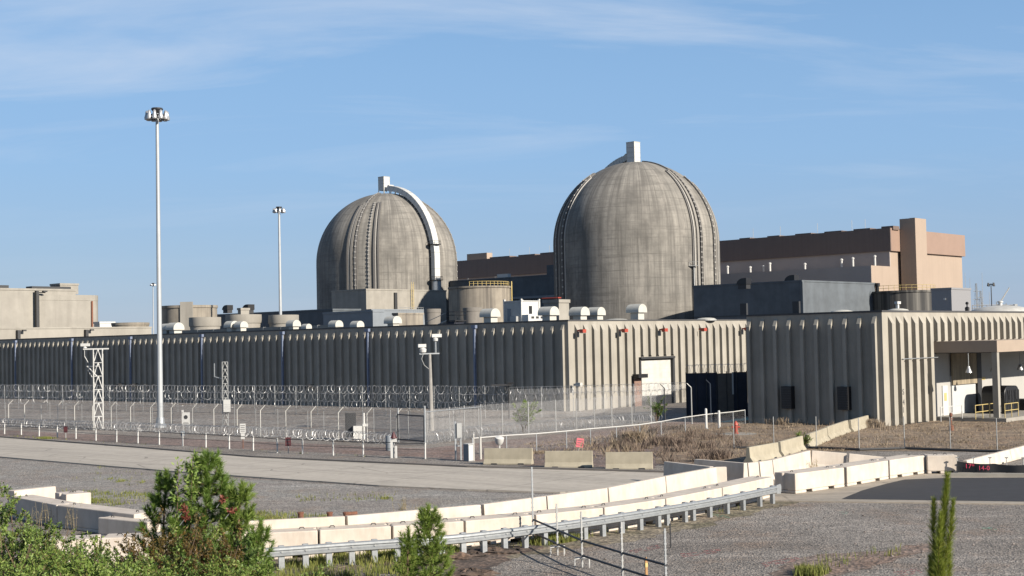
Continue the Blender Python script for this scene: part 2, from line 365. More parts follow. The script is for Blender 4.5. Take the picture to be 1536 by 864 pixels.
def build_ground():
    g1 = gravel('gravel_grey', (.272, .246, .218), .26, (.215, .188, .162), fine=17, contrast=.6)
    struct(ground_mesh().build('ground', g1))
    GP = lambda L: [G(*p) for p in L]
    # reddish gravel bed along the security fence, dry field in front of the buildings, concrete road, paved apron
    bed = gravel('gravel_brown', (.185, .135, .115), .22, (.15, .115, .10), fine=8)
    sheet('gravel_bed', GP([(-120, 640), (0, 645), (300, 659), (520, 668), (640, 673), (720, 664), (1000, 634), (1118, 622), (1130, 640), (1010, 672), (985, 703), (800, 699), (650, 687), (400, 675), (200, 665), (0, 655), (-120, 648)]), .004, bed, .25)
    yard = gravel('gravel_yard', (.27, .25, .225), .2, (.22, .195, .17), fine=5)
    sheet('gravel_yard', GP([(-160, 601), (-160, 632), (0, 638), (300, 651), (600, 664), (640, 667), (720, 657), (990, 632), (990, 622), (640, 621), (300, 610)]), .008, yard, .2)
    dry = gravel('dry_ground', (.255, .19, .125), .3, (.19, .135, .09), pscale=.25, fine=6, contrast=.4, mid=.8)
    sheet('dry_field', GP([(1000, 640), (1130, 627), (1330, 634), (1440, 630), (1620, 630), (1700, 676), (1480, 677), (1240, 677), (1130, 690), (1000, 703), (985, 690)]), .012, dry, .3)
    road = concrete_road('road_concrete', (.62, .56, .475))
    far = [(-260, 646), (0, 657.5), (200, 673), (380, 688), (518, 694.5), (700, 703), (840, 706.5), (1010, 711.5)]
    near = [(1085, 737), (840, 740), (700, 736), (567, 730), (420, 720), (260, 708.5), (0, 686.5), (-260, 669)]
    sheet('road', GP(far + near), .075, road, .05, 3, thick=.085)
    strip = gravel('gravel_pale', (.36, .345, .315), .25, (.30, .265, .235), fine=14, contrast=.5, pscale=.16)
    sheet('gravel_strip', GP([(-260, 671), (0, 688), (260, 710), (420, 721.5), (567, 731.5), (700, 737.5), (840, 741.5), (1010, 741), (1000, 752), (800, 778), (560, 800), (400, 805), (200, 800), (60, 775), (-20, 745), (-260, 722)]), .005, strip, .3, .8)
    kerb = plain('kerb_stone', (.20, .18, .16), .9)
    fa = GP(far); s = MB()
    for i in range(len(fa)-1):
        a, b = fa[i], fa[i+1]; d = (b-a).normalized(); n = Vector((-d.y, d.x, 0))
        s.add([a+n*.02, b+n*.02, b+n*.22, a+n*.22, a+n*.02+Vector((0,0,.17)), b+n*.02+Vector((0,0,.17)), b+n*.22+Vector((0,0,.17)), a+n*.22+Vector((0,0,.17))], [(0,3,2,1),(4,5,6,7),(0,1,5,4),(2,3,7,6),(1,2,6,5),(3,0,4,7)])
    struct(s.build('road_kerb', kerb))
    apron = concrete_road('apron_concrete', (.50, .44, .36), 5, 40)
    sheet('paved_apron', GP([(1130, 752), (1160, 738), (1330, 716), (1420, 709), (2300, 705), (2300, 768)]), .05, apron, .02, 3, thick=.06)
    asph = plain('asphalt', (.017, .017, .020), .9, var=.25, scale=1.5, streak=.3, scol=(.055, .053, .055), sscale=(.2, 1, 1))
    sheet('asphalt_patch', GP([(1262, 750.5), (1292, 738), (1330, 727), (1356, 721), (1420, 718.5), (2300, 715), (2300, 765)]), .056, asph, .03, 1)
    # pavement behind barriers at the far right
    soil = gravel('dug_earth', (.105, .074, .056), .4, (.062, .044, .034), fine=7, pscale=.8)
    sheet('bare_earth', GP([(560, 840), (640, 829), (760, 822), (800, 816), (812, 824), (770, 832), (740, 852), (700, 880), (600, 872)]), .006, soil, .25, .5)
    sheet('earth_verge', GP([(400, 838), (600, 822), (800, 803), (980, 780), (1160, 748), (1200, 752), (1060, 790), (860, 824), (700, 845), (420, 870)]), .003, gravel('verge', (.185, .155, .115), .35, (.14, .125, .07), fine=7, pscale=.5), .3, .6)
    sheet('bare_soil', GP([(1180, 842), (1240, 832), (1330, 824), (1400, 814), (1420, 822), (1350, 836), (1330, 846), (1270, 860), (1200, 876), (1150, 870)]), .007, gravel('thin_soil', (.215, .165, .135), .3, (.16, .115, .09), fine=9, pscale=.7), .22, .5)
    random.seed(44); s = MB()
    for k in range(340):                       # loose stones and bits on the near gravel
        px, py = random.uniform(760, 1536), random.uniform(757, 864)
        if py < 757 + (1160-px)*.22: continue
        p = G(px, py); r = random.choice((.015, .02, .02, .03, .045)); n = 6
        s.lathe([(r*.7, -.01), (r*random.uniform(.8, 1.2), r*.4), (r*.5, r*random.uniform(.7, 1.1)), (.004, r*1.1)], n, p.x, p.y)
    struct(s.build('loose_stones', plain('stone', (.22, .19, .17), .9, var=.6, scale=1.5)), 'stuff')
    # lumps of dug earth beside the guard rail
    for k, (px, py, w, h) in enumerate(((676, 836, 1.1, .16), (738, 828, 1.2, .15), (705, 862, .9, .18))):
        p = G(px, py); s = MB(); n = 22; m = 7; vs = []; fs = []
        for j in range(m+1):
            for i in range(n):
                a = 2*math.pi*i/n; rr = w*(1-j/m)*random.uniform(.7, 1.25); z = h*math.sin(j/m*math.pi/2)*random.uniform(.5, 1.25)
                vs.append((p.x+rr*math.cos(a), p.y+rr*.6*math.sin(a), z if j else -.02))
        for j in range(m):
            for i in range(n): fs.append((j*n+i, j*n+(i+1) % n, (j+1)*n+(i+1) % n, (j+1)*n+i))
        s.add(vs, fs); o = s.build('earth_heap', soil, smooth=True, sharp=80)
        tag(o, ('low heap of dug brown earth behind the young pine under the guard rail', 'low heap of dug brown earth right of the young pine, by the guard rail', 'low heap of dug brown earth nearest the bottom edge of the photo')[k], 'earth heap', 'heaps of dug earth')
    # survey paint on the gravel
    red = plain('red_survey_paint', (.36, .10, .10), .9, var=.3, scale=9); grn = plain('green_survey_paint', (.16, .42, .30), .9, var=.3, scale=9)
    def strokes(L, z=.010):
        s = MB()
        for a, b, wd in L:
            for k in range(3):
                A = G(*a) + Vector((0, (k-1)*.28, 0)); B = G(*b) + Vector((0, (k-1)*.28, 0)); n = 7; d = B-A
                for i in range(n):
                    if random.random() < .18: continue
                    p = A+d*(i/n); q = A+d*((i+.85)/n); o = Vector((0, wd*random.uniform(.6, 1.2), 0)); j = Vector((0, random.uniform(-.05, .05), 0))
                    s.add([p+j+Vector((0,0,z)), q+j+Vector((0,0,z)), q+j+o+Vector((0,0,z)), p+j+o+Vector((0,0,z))], [(0,1,2,3)])
        return s
    struct(strokes([((945, 829), (990, 820), .05), ((1022, 834), (1083, 826), .06), ((1145, 848), (1200, 838), .06), ((1345, 862), (1380, 856), .05), ((820, 812), (860, 806), .05)]).build('red_road_marking', red))
    struct(strokes([((1066, 772), (1094, 776), .08), ((1262, 770), (1272, 769), .07), ((1476, 794), (1492, 793), .09)]).build('green_road_marking', grn))

# ------------------------------------------------------------------ ribbed halls
def ribs_x(s, x0, pitch, n, wd, dep, ztop, zlo=0.0):        # ribs on the face y=0, standing out to -y
    for k in range(n):
        x = x0 + k*pitch
        s.extrude([(0, zlo), (0, ztop), (-dep, ztop-dep*1.75), (-dep, zlo)], x, x+wd)
def ribs_y(s, y0, pitch, n, wd, dep, ztop, zlo=0.0):        # ribs on the face x=0, standing out to -x
    for k in range(n):
        y = y0 + k*pitch
        s.extrude_y([(0, zlo), (0, ztop), (-dep, ztop-dep*1.75), (-dep, zlo)], y, y+wd)
def loc_of(frame, p):                                        # world -> building frame
    d = Vector(p) - Vector(frame); return Vector((d.dot(U), d.dot(V), d.z))

def build_halls():
    global C1, C2
    C1 = G(855, 617); C1.z = 0; H = 9.05
    t = thing('ribbed_warehouse', 'long low concrete hall with closely spaced vertical ribs, shaded front, behind coiled razor wire', 'hall', C1, ANG)
    # the walls, with a clear opening for the roller door
    d0 = loc_of(C1, C1).x
    def xs(px):                             # where image column px meets the sunlit face
        k = (px-768)/F; return (k*C1.y - C1.x)/(U.x - k*U.y)
    def ys(px):
        k = (px-768)/F; return (k*C1.y - C1.x)/(V.x - k*V.y)
    s = MB(); s.box(0, 62, 0, 150, 0, H)
    ribs_y(s, .5, 1.35, 110, .30, .34, H-.28)
    a, b = xs(956), xs(1002)
    x = 1.0
    while x < 60:
        if x+.55 < a-.1 or x > b+.25: ribs_x(s, x, 1, 1, .55, .34, H-.32)
        else: ribs_x(s, x, 1, 1, .55, .34, H-.32, 5.35)
        x += 1.38
    s.build('wall', M['rib'], t)
    s = MB(); s.box(-.06, 62.1, -.06, 150.1, H+.004, H+.14); s.build('roof_coping', M['coping'], t)
    MB().box(a, b, -.12, -.003, .02, 1.0).build('door_shade_panel', M['dark'], t)  # dark panel stands in for shadow and dense mesh at the door foot
    dr = MB().box(a, b, -.09, -.003, 1.003, 4.8).build('roller_door', M['white_dirty'], t)
    s = MB()
    for k in range(3, 10): s.box(a+.05, b-.05, -.105, -.095, k*.48, k*.48+.03)
    s.build('door_slat', M['vent'], dr)
    s = MB().box(a-.25, a-.003, -.3, -.003, 0, 4.9).box(b+.003, b+.35, -.42, -.003, 0, 4.95).box(a-.25, b+.35, -.5, -.003, 4.954, 5.17); s.build('door_frame', M['dark'], t)
    for px in (924, 984, 1043, 1108, 861):
        x = xs(px); L = MB().box(x-.08, x+.08, -.95, -.36, 8.0, 8.16).box(x-.28, x+.28, -1.25, -.8, 7.85, 8.2)
        o = L.build('wall_lamp', M['red'], t)
        MB().box(x-.22, x+.22, -1.2, -.85, 7.8, 7.846).build('lens', M['vent'], o)
    for px in (714, 554, 426, 305, 198, 110, 25.5):
        y = ys(px); s = MB().box(-.52, -.30, y-.11, y+.11, .1, 8.6).box(-.6, -.25, y-.3, y+.3, 8.6, 8.95).box(-.44, -.38, y-.2, y+.2, 4, 4.08)
        s.build('downpipe', M['pipe_blue'], t)
    for px in (187, 208, 471):               # little dark wall floodlights
        y = ys(px); z = ztop(px, 578 if px < 400 else 580, (C1+V*y).y)
        MB().box(-1.3, -.3, y-.05, y+.05, z+.2, z+.27).box(-1.5, -.9, y-.45, y+.35, z-.15, z+.2).build('floodlight', M['black'], t)
    # camera at the corner
    x = .5; z = ztop(857, 577, C1.y); MB().box(.2, .4, -.7, -.36, z-.1, z+.1).box(.1, .5, -1.3, -.7, z-.18, z+.2).build('wall_camera', M['white_dirty'], t)
    # door canopy + reddish door by the roller door
    x0, x1 = xs(943), xs(953.5)
    MB().box(x0-.2, x1+.2, -1.2, -.36, 3.0, 3.4).build('door_hood', M['black'], t)
    MB().box(x0, x1, -.46, -.37, 0, 2.9).build('side_door', plain('reddish_door', (.20, .12, .09), .7), t)

    C2 = G(1328, 640); C2.z = 0; H2 = 8.75
    t = thing('fluted_hall', 'nearer ribbed concrete hall with a loading canopy, its corner turned towards the dry field', 'hall', C2, ANG)
    def xs2(px):
        k = (px-768)/F; return (k*C2.y - C2.x)/(U.x - k*U.y)
    def ys2(px):
        k = (px-768)/F; return (k*C2.y - C2.x)/(V.x - k*V.y)
    LY = ys2(1118.5); xc = xs2(1397)
    s = MB(); s.box(0, 55, 0, LY, 0, H2)
    nr = 9; ribs_y(s, .45, (LY-.9)/nr, nr+1, .30, .34, H2-.26)
    x = .95
    while x < 54:
        ribs_x(s, x, 1, 1, .52, .34, H2-.3, 0 if x < xc-.4 else 6.42); x += 1.32
    s.build('wall', M['rib2'], t)
    MB().box(-.05, 55, -.05, LY+.05, H2+.004, H2+.14).build('roof_coping', M['coping'], t)
    for px in (1179.5, 1263.5):
        y = ys2(px); o = MB().box(-.56, -.003, y-.5, y+.42, 1.25, 3.05).build('louvre', M['black'], t)
        s = MB()
        for k in range(9): s.box(-.60, -.562, y-.46, y+.38, 1.3+k*.19, 1.36+k*.19)
        s.build('blade', M['dark'], o)
    for px in (1113, 1188):                  # dark hatch boxes on the roof edge
        y = ys2(px) if px > 1120 else LY+.6
        MB().box(.5, .75, y-.3, y+.3, H2+.15, H2+1.1).build('roof_hatch', M['dark'], t)
    # white lower wall, canopy, doors
    MB().box(xc, 55, -.05, -.003, .02, 5.4).build('lower_wall', M['wall_white'], t)
    D = 5.3
    can = MB().box(xc, 46, -D, -.005, 5.46, 6.38).build('canopy', plain('canopy_concrete', (.46, .37, .29), .85, var=.07, scale=.6), t)
    MB().box(xc+.1, 46, -D+.1, -.06, 5.405, 5.455).build('soffit', M['dark'], can)
    for x in (xc+.05, xc+13): MB().box(x, x+.42, -D+.05, -D+.5, .32, 5.44).build('column', M['conc'], t)
    MB().box(xc-.4, 46, -D-.7, -.055, .0, .30).build('loading_platform', M['conc'], t)
    xp0, xp1 = xs2(1407), xs2(1415)
    o = MB().box(xp0, xp1, -.12, -.053, .31, 2.75).build('personnel_door', M['white'], t)
    MB().box(xp0+.25, xp1-.3, -.14, -.122, 1.5, 2.15).build('door_notice', M['yellow'], o)
    xr0, xr1 = xs2(1420.5), xs2(1456)
    o = MB().box(xr0, xr1, -.15, -.055, .32, 3.5).build('loading_door', plain('pale_door', (.70, .71, .70), .6, var=.04), t)
    MB().box(xr0-.05, xr1+.05, -.3, -.16, 2.75, 5.38).build('strip_curtain', M['curtain'], t)
    MB().box(xr1+.08, xs2(1463), -.32, -.055, .31, 5.38).build('dark_post', M['dark'], t)
    xq = xs2(1467.5); MB().box(xq-.1, xq+.65, -.08, -.055, 2.95, 3.2).build('yellow_notice', M['yellow'], t)
    MB().tube((xs2(1343), -.42, 5.1), (xc+.3, -.42, 5.1), .035).build('conduit', M['galv'], t)
    # painted characters running down a rib
    xg = xs2(1345.5); xg = .95 + round((xg-.95)/1.32)*1.32 + .24
    for ch, z in (('S', 2.35), ('4', 1.55), ('I', .95)):
        letter('rib_lettering', ch, .62, M['char'], t, (xg-.2, -.353, z), (R(90), 0, 0))
    # hanging lamps under the canopy
    for i, (px, py, yy) in enumerate(((1449, 555, -3.4), (1486, 553, -3.4), (1526, 551, -2.0))):
        k = (px-768)/F; q = C2 + V*yy*1.0; x = (k*q.y - q.x)/(U.x - k*U.y); P = C2 + U*x + V*yy
        z = ztop(px, py, P.y)
        L = thing('hanging_lamp', ('bell shaped silver lamp hanging under the canopy in front of the brown strip curtain',
            'bell shaped silver lamp hanging under the canopy just left of the corner column', 'grey bell shaped lamp hanging under the canopy at the right edge of the photo')[i], 'lamp', (P.x, P.y, z), ANG, 'lamps under the loading canopy')
        MB().lathe([(.27, -.22), (.24, -.1), (.15, .08), (.12, .2), (.08, .3)], 14).build('shade', M['lamp'], L, smooth=True)
        MB().tube((0, 0, .3), (0, 0, 5.40-z), .025).build('stem', M['galv'], L)
    return

def letter(name, text, size, m, parent, loc, rot):
    cu = bpy.data.curves.new(name, 'FONT'); cu.body = text; cu.size = size; cu.extrude = .004
    tmp = bpy.data.objects.new(name, cu); COL.objects.link(tmp)
    bpy.context.view_layer.update()
    me = bpy.data.meshes.new_from_object(tmp.evaluated_get(bpy.context.evaluated_depsgraph_get()))
    bpy.data.objects.remove(tmp); bpy.data.curves.remove(cu)
    me.name = name; me.materials.clear(); me.materials.append(m)
    o = bpy.data.objects.new(name, me); COL.objects.link(o); o.parent = parent; o.location = loc; o.rotation_euler = rot
    return o

# ------------------------------------------------------------------ reactor domes
def meridian(Rd, zs, phi, e0, e1, out, n=22, z0=None):
    """points along a meridian of the dome; phi 0 faces the camera, + to the right"""
    P = []
    d = Vector((math.sin(phi), -math.cos(phi), 0))
    if z0 is not None:
        for k in range(7): P.append(d*(Rd+out) + Vector((0, 0, z0 + (zs-z0)*k/7)))
    for k in range(n+1):
        e = e0 + (e1-e0)*k/n
        P.append(d*((Rd+out)*math.cos(e)) + Vector((0, 0, zs+(Rd+out)*math.sin(e))))
    return P
def band_along(P, side, wd, th, s):         # rectangular bar following P (outward = radial from axis/dome centre)
    vs = []; m = len(P)
    for i, p in enumerate(P):
        t = (P[min(i+1, m-1)]-P[max(i-1, 0)]).normalized(); n = side.cross(t)*-1
        if n.dot(Vector((p.x, p.y, 0)))+n.z*2 < 0: n = -n
        n.normalize()
        for a, b in ((-.5, 0), (.5, 0), (.5, 1), (-.5, 1)): vs.append(p + side*wd*a + n*th*b)
    fs = [(i*4+k, i*4+(k+1) % 4, (i+1)*4+(k+1) % 4, (i+1)*4+k) for i in range(m-1) for k in range(4)] + [(3, 2, 1, 0), tuple((m-1)*4+k for k in range(4))]
    s.add(vs, fs)
def dome_shell(Rd, zs):
    prof = [(Rd, 0), (Rd, zs*.5), (Rd, zs)] + [(Rd*math.cos(e), zs+Rd*math.sin(e)) for e in [R(a) for a in range(3, 90, 3)]] + [(.05, zs+Rd)]
    return MB().lathe(prof, 128)

def build_domes():
    dm = dome_concrete('dome_concrete'); Rd = 22.5
    dk = plain('dome_rail_dark', (.10, .095, .09), .8); lt = plain('dome_rail_light', (.52, .50, .46), .7); md = plain('dome_rail_grey', (.26, .245, .22), .8)
    for which in ('right', 'left'):
        if which == 'right': px, wpx, apy = 958.5, 247.0, 243.5
        else: px, wpx, apy = 582.5, 210.5, 290.5
        D = Rd/math.sin(math.atan(wpx/2/F)); Yc = D
        c = base(px, Yc); az = math.atan2(c.x, c.y)
        zs = ztop(px, apy, Yc) - Rd
        t = thing('reactor_dome', 'larger nearer concrete reactor dome with a white box on top and rails down its right' if which == 'right'
                  else 'smaller farther concrete reactor dome with a curved white duct running down its front right', 'reactor building', c, -az, 'reactor containment domes')
        dome_shell(Rd, zs).build('shell', dm, t, smooth=True, sharp=60)
        def rail(phi, e1, wd, th, m, name='rail', e0=0, z0=0, ladder=0, out=0.0):
            phi = R(phi); th = th*.7; side = Vector((math.cos(phi), math.sin(phi), 0)); s = MB()
            band_along(meridian(Rd, zs, phi, R(e0), R(e1), out-.02, z0=z0 if e0 == 0 else None), side, wd, th, s)
            o = s.build(name, m, t)
            if ladder:
                P = meridian(Rd, zs, phi, R(e0), R(e1), .0, n=40, z0=z0); s = MB(); L = 0; nxt = 0
                for i in range(len(P)-1):
                    a, b = P[i], P[i+1]; seg = (b-a).length; dd = (b-a)/seg; nn = side.cross(dd); nn = nn if nn.dot(a) > 0 else -nn
                    while nxt < L+seg:
                        p = a+dd*(nxt-L)+nn*.35
                        s.add([p+side*x*.55+dd*y*.2+nn*z*.18 for x, y, z in ((-.5,-1,0),(.5,-1,0),(.5,1,0),(-.5,1,0),(-.5,-1,1),(.5,-1,1),(.5,1,1),(-.5,1,1))], [(0,3,2,1),(4,5,6,7),(0,1,5,4),(1,2,6,5),(2,3,7,6),(3,0,4,7)])
                        nxt += ladder
                    L += seg
                band_along([q + side.cross((P[min(i+1, len(P)-1)]-P[max(i-1, 0)]).normalized())*0 for i, q in enumerate(meridian(Rd, zs, phi, R(e0), R(e1), .36*1.0, n=40, z0=z0))], side, .12, .1, s)
                s.build('rungs', lt, o)
            return o
        if which == 'right':
            rail(40.2, 56, .35, .45, dk); rail(41.8, 55, .3, .4, lt); rail(45, 57, .8, .5, md)
            rail(47.5, 56, .3, .8, dk, ladder=1.35); rail(49.8, 83, .45, .5, md, 'lightning_rail')
            rail(64, 50, .4, .6, dk, ladder=1.6); rail(67, 47, .35, .5, md); rail(72.5, 45, .35, .5, lt)
            rail(-57.5, 52, .35, .4, lt); rail(-60.5, 57, .5, .7, dk, ladder=1.8); rail(-66, 54, .4, .5, md); rail(-72, 50, .35, .5, dk, ladder=2.2); rail(-84, 60, .4, .6, md)
            # service platform on the shaft
            ph = R(39.5); d = Vector((math.sin(ph), -math.cos(ph), 0)); s = MB(); p = d*(Rd+.6)
            z = ztop(1032, 399, D-20); s.box(p.x-1.2, p.x+1.2, p.y-.6, p.y+.6, z, z+.12)
            for q in (-1.1, 0, 1.1): s.tube((p.x+q, p.y-.5, z+.1), (p.x+q, p.y-.5, z+1.1), .05)
            s.tube((p.x-1.1, p.y-.5, z+1.1), (p.x+1.1, p.y-.5, z+1.1), .05); s.tube((p.x, p.y, 0), (p.x, p.y, z), .16); s.build('service_platform', M['galv_dull'], t)
        else:
            rail(-32.5, 52, .45, .7, dk); rail(-31, 51, .3, .4, lt); rail(-28.6, 54, .7, .6, md); rail(-25.2, 78, 1.1, .5, dk, 'shaft_rail', ladder=1.7)
            rail(-14.2, 53, .9, .3, md, ladder=1.2); rail(-10, 54, .45, .7, dk); rail(-8.8, 54, .3, .4, lt); rail(-6.6, 54, .5, .7, dk)
            rail(76, 62, .4, .6, md, ladder=2.0)
        # the white box at the crown and the covered duct running down from it
        top = zs+Rd
        if which == 'right': bx, bw, z0, z1, ph = -.3, 3.3, top-.1, ztop(958, 214, D), -138
        else: bx, bw, z0, z1, ph = -.5, 3.2, top+1.0, ztop(580, 266, D), 38.6
        bw *= .8; q = bw/2
        o = MB().box(-q, q, -q, q, z0, z1).build('crown_box', M['white'], t); o.location = (bx, 0, 0); o.rotation_euler = (0, 0, ANG+az)
        s = MB()
        for k in range(1, 4):
            z = z0+(z1-z0)*k/4; s.box(-q-.04, q+.04, -q-.04, q+.04, z-.05, z+.05)
        for a in (-1, 1):
            for b in (-1, 1): s.box(a*(q-.05)-.09, a*(q-.05)+.09, b*(q-.05)-.09, b*(q-.05)+.09, top-2.0, z1+.01)
        s.box(-q-.1, q+.1, -q-.1, q+.1, z1+.012, z1+.16)
        s.build('box_frame', M['vent'], o)
        phi = R(ph); side = Vector((math.cos(phi), math.sin(phi), 0))
        P = meridian(Rd, zs, phi, R(2), R(86), .7, n=30)
        if which == 'left': P = [Vector((P[0].x, P[0].y, zz)) for zz in (zs-6.8, zs-3)] + P
        P[-1] = P[-1] + Vector((0, 0, .6))
        s = MB(); band_along(P, side, 2.15, 1.7, s); o = s.build('covered_duct', M['white'] if which == 'left' else M['white_dirty'], t)
        s = MB()
        for i in range(1, len(P)-1, 2 if which == 'left' else 1):
            tt = (P[i+1]-P[i-1]).normalized(); nn = side.cross(tt); nn = nn if nn.dot(Vector((P[i].x, P[i].y, 1))) > 0 else -nn
            q = [P[i]-tt*.06, P[i]+tt*.06]; band_along(q, side, 2.22, 1.75, s)
        s.build('duct_joint', M['galv_dull'], o)
        s = MB()
        for i in range(0, len(P), 2):
            for a in (-1, 1): s.tube(P[i]+side*a*1.0, P[i]*1.0 - Vector((math.sin(phi), -math.cos(phi), 0))*.9*math.cos(R(2+84*i/30)) - Vector((0,0,.9*math.sin(R(84*i/30)))) + side*a*1.0, .14, n=4)
        s.build('duct_bracket', M['galv_dull'], o)
        if which == 'left':
            d = Vector((math.sin(phi), -math.cos(phi), 0)); p = d*(Rd+1.7)
            s = MB().lathe([(1.5, zs-15), (1.5, zs-6.7), (1.2, zs-6.5)], 20, p.x, p.y); s.build('vent_pipe', M['galv'], t, smooth=True)
            for z in (zs-11.2, zs-6.6, zs+4.5):
                q = p if z < zs else p - d*.6
                s = MB().lathe([(2.1, z), (2.1, z+.15)], 16, q.x, q.y)
                for k in range(8):
                    a = k*math.pi/4; s.tube((q.x+2*math.cos(a), q.y+2*math.sin(a), z), (q.x+2*math.cos(a), q.y+2*math.sin(a), z+1.1), .05, n=4)
                s.path([(q.x+2*math.cos(k*math.pi/8), q.y+2*math.sin(k*math.pi/8), z+1.1) for k in range(17)], .05, 4); s.build('ring_platform', M['dark'], t)
# ------------------------------------------------------------------ plant buildings behind the halls
def fit(C, axis, px):                        # distance along axis from C at which image column px is met
    k = (px-768)/F
    return (k*C.y - C.x)/(axis.x - k*axis.y)
def build_turbine():
    Y0 = 395.0
    C = base(1340, Y0); h = ztop(1340, 341.5, Y0)
    t = thing('turbine_hall', 'huge tan and brown hall behind the domes with a stair tower on its sunlit end', 'turbine hall', C, ANG)
    zb = ztop(1340, 376, Y0)                 # lower edge of the brown band
    W_ = fit(C, U, 1450); Lb = fit(C, V, 655)
    MB().box(.8, W_-.9, .8, Lb, 0, h-.5).build('wall', M['tan'], t)
    MB().box(0.5, .797, .6, Lb, 0, zb).build('long_wall', M['tan_shaded'], t)
    # one brown cladding: its shaded side is coloured darker, its sunlit gable paler
    s = MB().box(0, .495, -.02, Lb, zb, h); s.build('side_band', M['brown_band'], t)
    MB().box(.5, W_, 0, .795, zb, h).build('gable_band', M['brown_end'], t)
    MB().box(W_-.895, W_, .8, 40, zb, h).build('gable_band', M['brown_end'], t)
    x0, x1 = fit(C-V*4.8, U, 1376), fit(C-V*4.8, U, 1392.5)
    tw = MB().box(x0, x1, -4.8, -.02, 0, ztop(1376, 327, Y0+2)).build('stair_tower', M['tan'], t)
    MB().box((x0+x1)/2, (x0+x1)/2+1.6, -3, -1.4, ztop(1376, 327, Y0+2)+.003, ztop(1376, 325, Y0+2)).build('roof_box', M['dark'], tw)
    # roof monitors that step the skyline
    for i, (pa, pb, dh) in enumerate(((1322, 1340, .9), (1280, 1305, .7), (1236, 1262, .6), (1192, 1216, .6), (1150, 1168, .6), (1108, 1124, .6), (732, 762, .8), (775, 800, .8), (808, 834, 1.0))):
        MB().box(1.2, 5, fit(C, V, pb), fit(C, V, pa), h-.5, h+dh*.7).build('roof_monitor', M['brown_band'], t)
    MB().box(4, 7, fit(C, V, 720), fit(C, V, 690), h-.4, h+2.6).build('roof_house', M['tan'], t)
    for px, py in ((1276, 331), (1296, 336), (1168, 344), (1127, 353), (1224, 339), (733, 381), (760, 380), (790, 376), (820, 372)):
        y = fit(C, V, px); MB().tube((2, y, h-.5), (2, y, h+3.2), .07, n=4).build('roof_mast', M['galv_dull'], t)
    # lower annexe on the dark side with little white roof stacks
    hA = ztop(1310, 398, Y0-12); Ca = base(1310, Y0-12)
    q = loc_of(C, Ca); d = -q.x
    MB().box(-d, .49, q.y, Lb, 0, hA).build('annexe', M['tan'], t)
    MB().box(-d-.06, -d-.003, q.y+.02, Lb, 0, hA-.03).build('annexe_wall', M['tan_shaded'], t)  # skin over the annexe's shaded side, shade tone in its colour
    for px, hh in ((1099, 2.6), (1133, 2), (1153, 2), (1162.5, 2.8), (1215, 2), (1270, 2.6), (1287, 2.8), (1320, 3)):
        y = fit(C, V, px); s = MB().tube((-2.5, y, hA), (-2.5, y, hA+hh), .32, n=8); s.lathe([(.45, hA+hh), (.45, hA+hh+.4), (.1, hA+hh+.6)], 8, -2.5, y); s.build('roof_stack', M['white'], t)
    for px in (709, 750): 
        y = fit(C, V, px); MB().tube((-2.5, y, hA), (-2.5, y, hA+4.5), .1, n=5).tube((-2.5, y-.5, hA+4.4), (-2.5, y+.5, hA+4.4), .1, n=5).build('roof_mast', M['galv_dull'], t)

def block(name, label, cat, pc, pyc, Y, pu, pv, m, group=None, tops=None, z0=0):
    """block whose near corner is at image column pc; sunlit face runs to column pu, shaded face to column pv"""
    C = base(pc, Y); h = ztop(pc, pyc, Y); t = thing(name, label, cat, C, ANG, group)
    lu = fit(C, U, pu) if pu > pc else 6; lv = fit(C, V, pv) if pv < pc else 6
    MB().box(0, lu, 0, lv, z0, h).build('wall', m, t)
    MB().box(-.12, lu+.12, -.12, lv+.12, h+.003, h+.4).build('parapet', m, t)
    return t, C, lu, lv, h
def intake_hood(parent_label, px, py, Y, w, i):
    p = base(px, Y); z = ztop(px, py, Y); t = thing('intake_hood', parent_label, 'air hood', (p.x, p.y, z), ANG, 'dark curved intake hoods')
    prof = [(0, 0)] + [(w*(1-math.cos(R(a))), w*.75*math.sin(R(a))) for a in range(10, 91, 10)] + [(w*1.35, w*.75), (w*1.35, 0)]
    s = MB(); s.extrude([(.5*w-y, z) for y, z in prof][::-1], -w*.55, w*.55); s.build('hood', M['black'], t)
    MB().box(-w*.45, w*.45, -w*.78, w*.35, -w*.5, -.003).build('neck', M['dark'], t)
def tank(name, label, px, ptop, Y, wpx, m, group=None, taper=1.0, lip=.25, cat='tank', n=40):
    c = base(px, Y); r = wpx/2*mpp(Y); h = ztop(px, ptop, Y); t = thing(name, label, cat, c, 0, group)
    MB().lathe([(r*taper, 0), (r*taper, h*.55), (r, h-lip), (r, h)], n).build('shell', m, t, smooth=True, sharp=30)
    MB().lathe([(r*1.015, h-lip*1.6), (r*1.03, h-lip*1.5), (r*1.03, h+.1), (r*.9, h+.12)], n).build('rim', m, t, smooth=True, sharp=30)
    return t, c, r, h
def roof_vent(px, ptop, wpx, label, back=8.0):
    C = C1
    if px < 846: k = fit(C, V, px); P0 = C + V*k + U*back
    else: k = fit(C, U, px); P0 = C + U*k + V*back
    kk = (px-768)/F; P = Vector((kk*P0.y, P0.y, 0)); z0 = 9.15; zt = ztop(px, ptop, P.y); w = wpx*mpp(P.y)*.74; h = max(.7, zt-z0)
    t = thing('roof_vent', label, 'roof vent', (P.x, P.y, z0), ANG, 'barrel hooded vents on the ribbed warehouse roof')
    r = w/2; hh = max(h - r*.9 - .25, .2)
    MB().box(-w*.34, w*.34, -w*.34, w*.34, 0, hh+.15).build('neck', M['vent'], t)
    prof = [(-r, hh-.12), (-r, hh+.12)] + [(-r*math.cos(R(a)), hh+.12+r*.9*math.sin(R(a))) for a in range(15, 180, 15)] + [(r, hh+.12), (r, hh-.12)]
    MB().extrude_y(prof, -w*.5, w*.62).build('barrel_hood', M['vent'], t, smooth=True, sharp=35, bevel=.03)

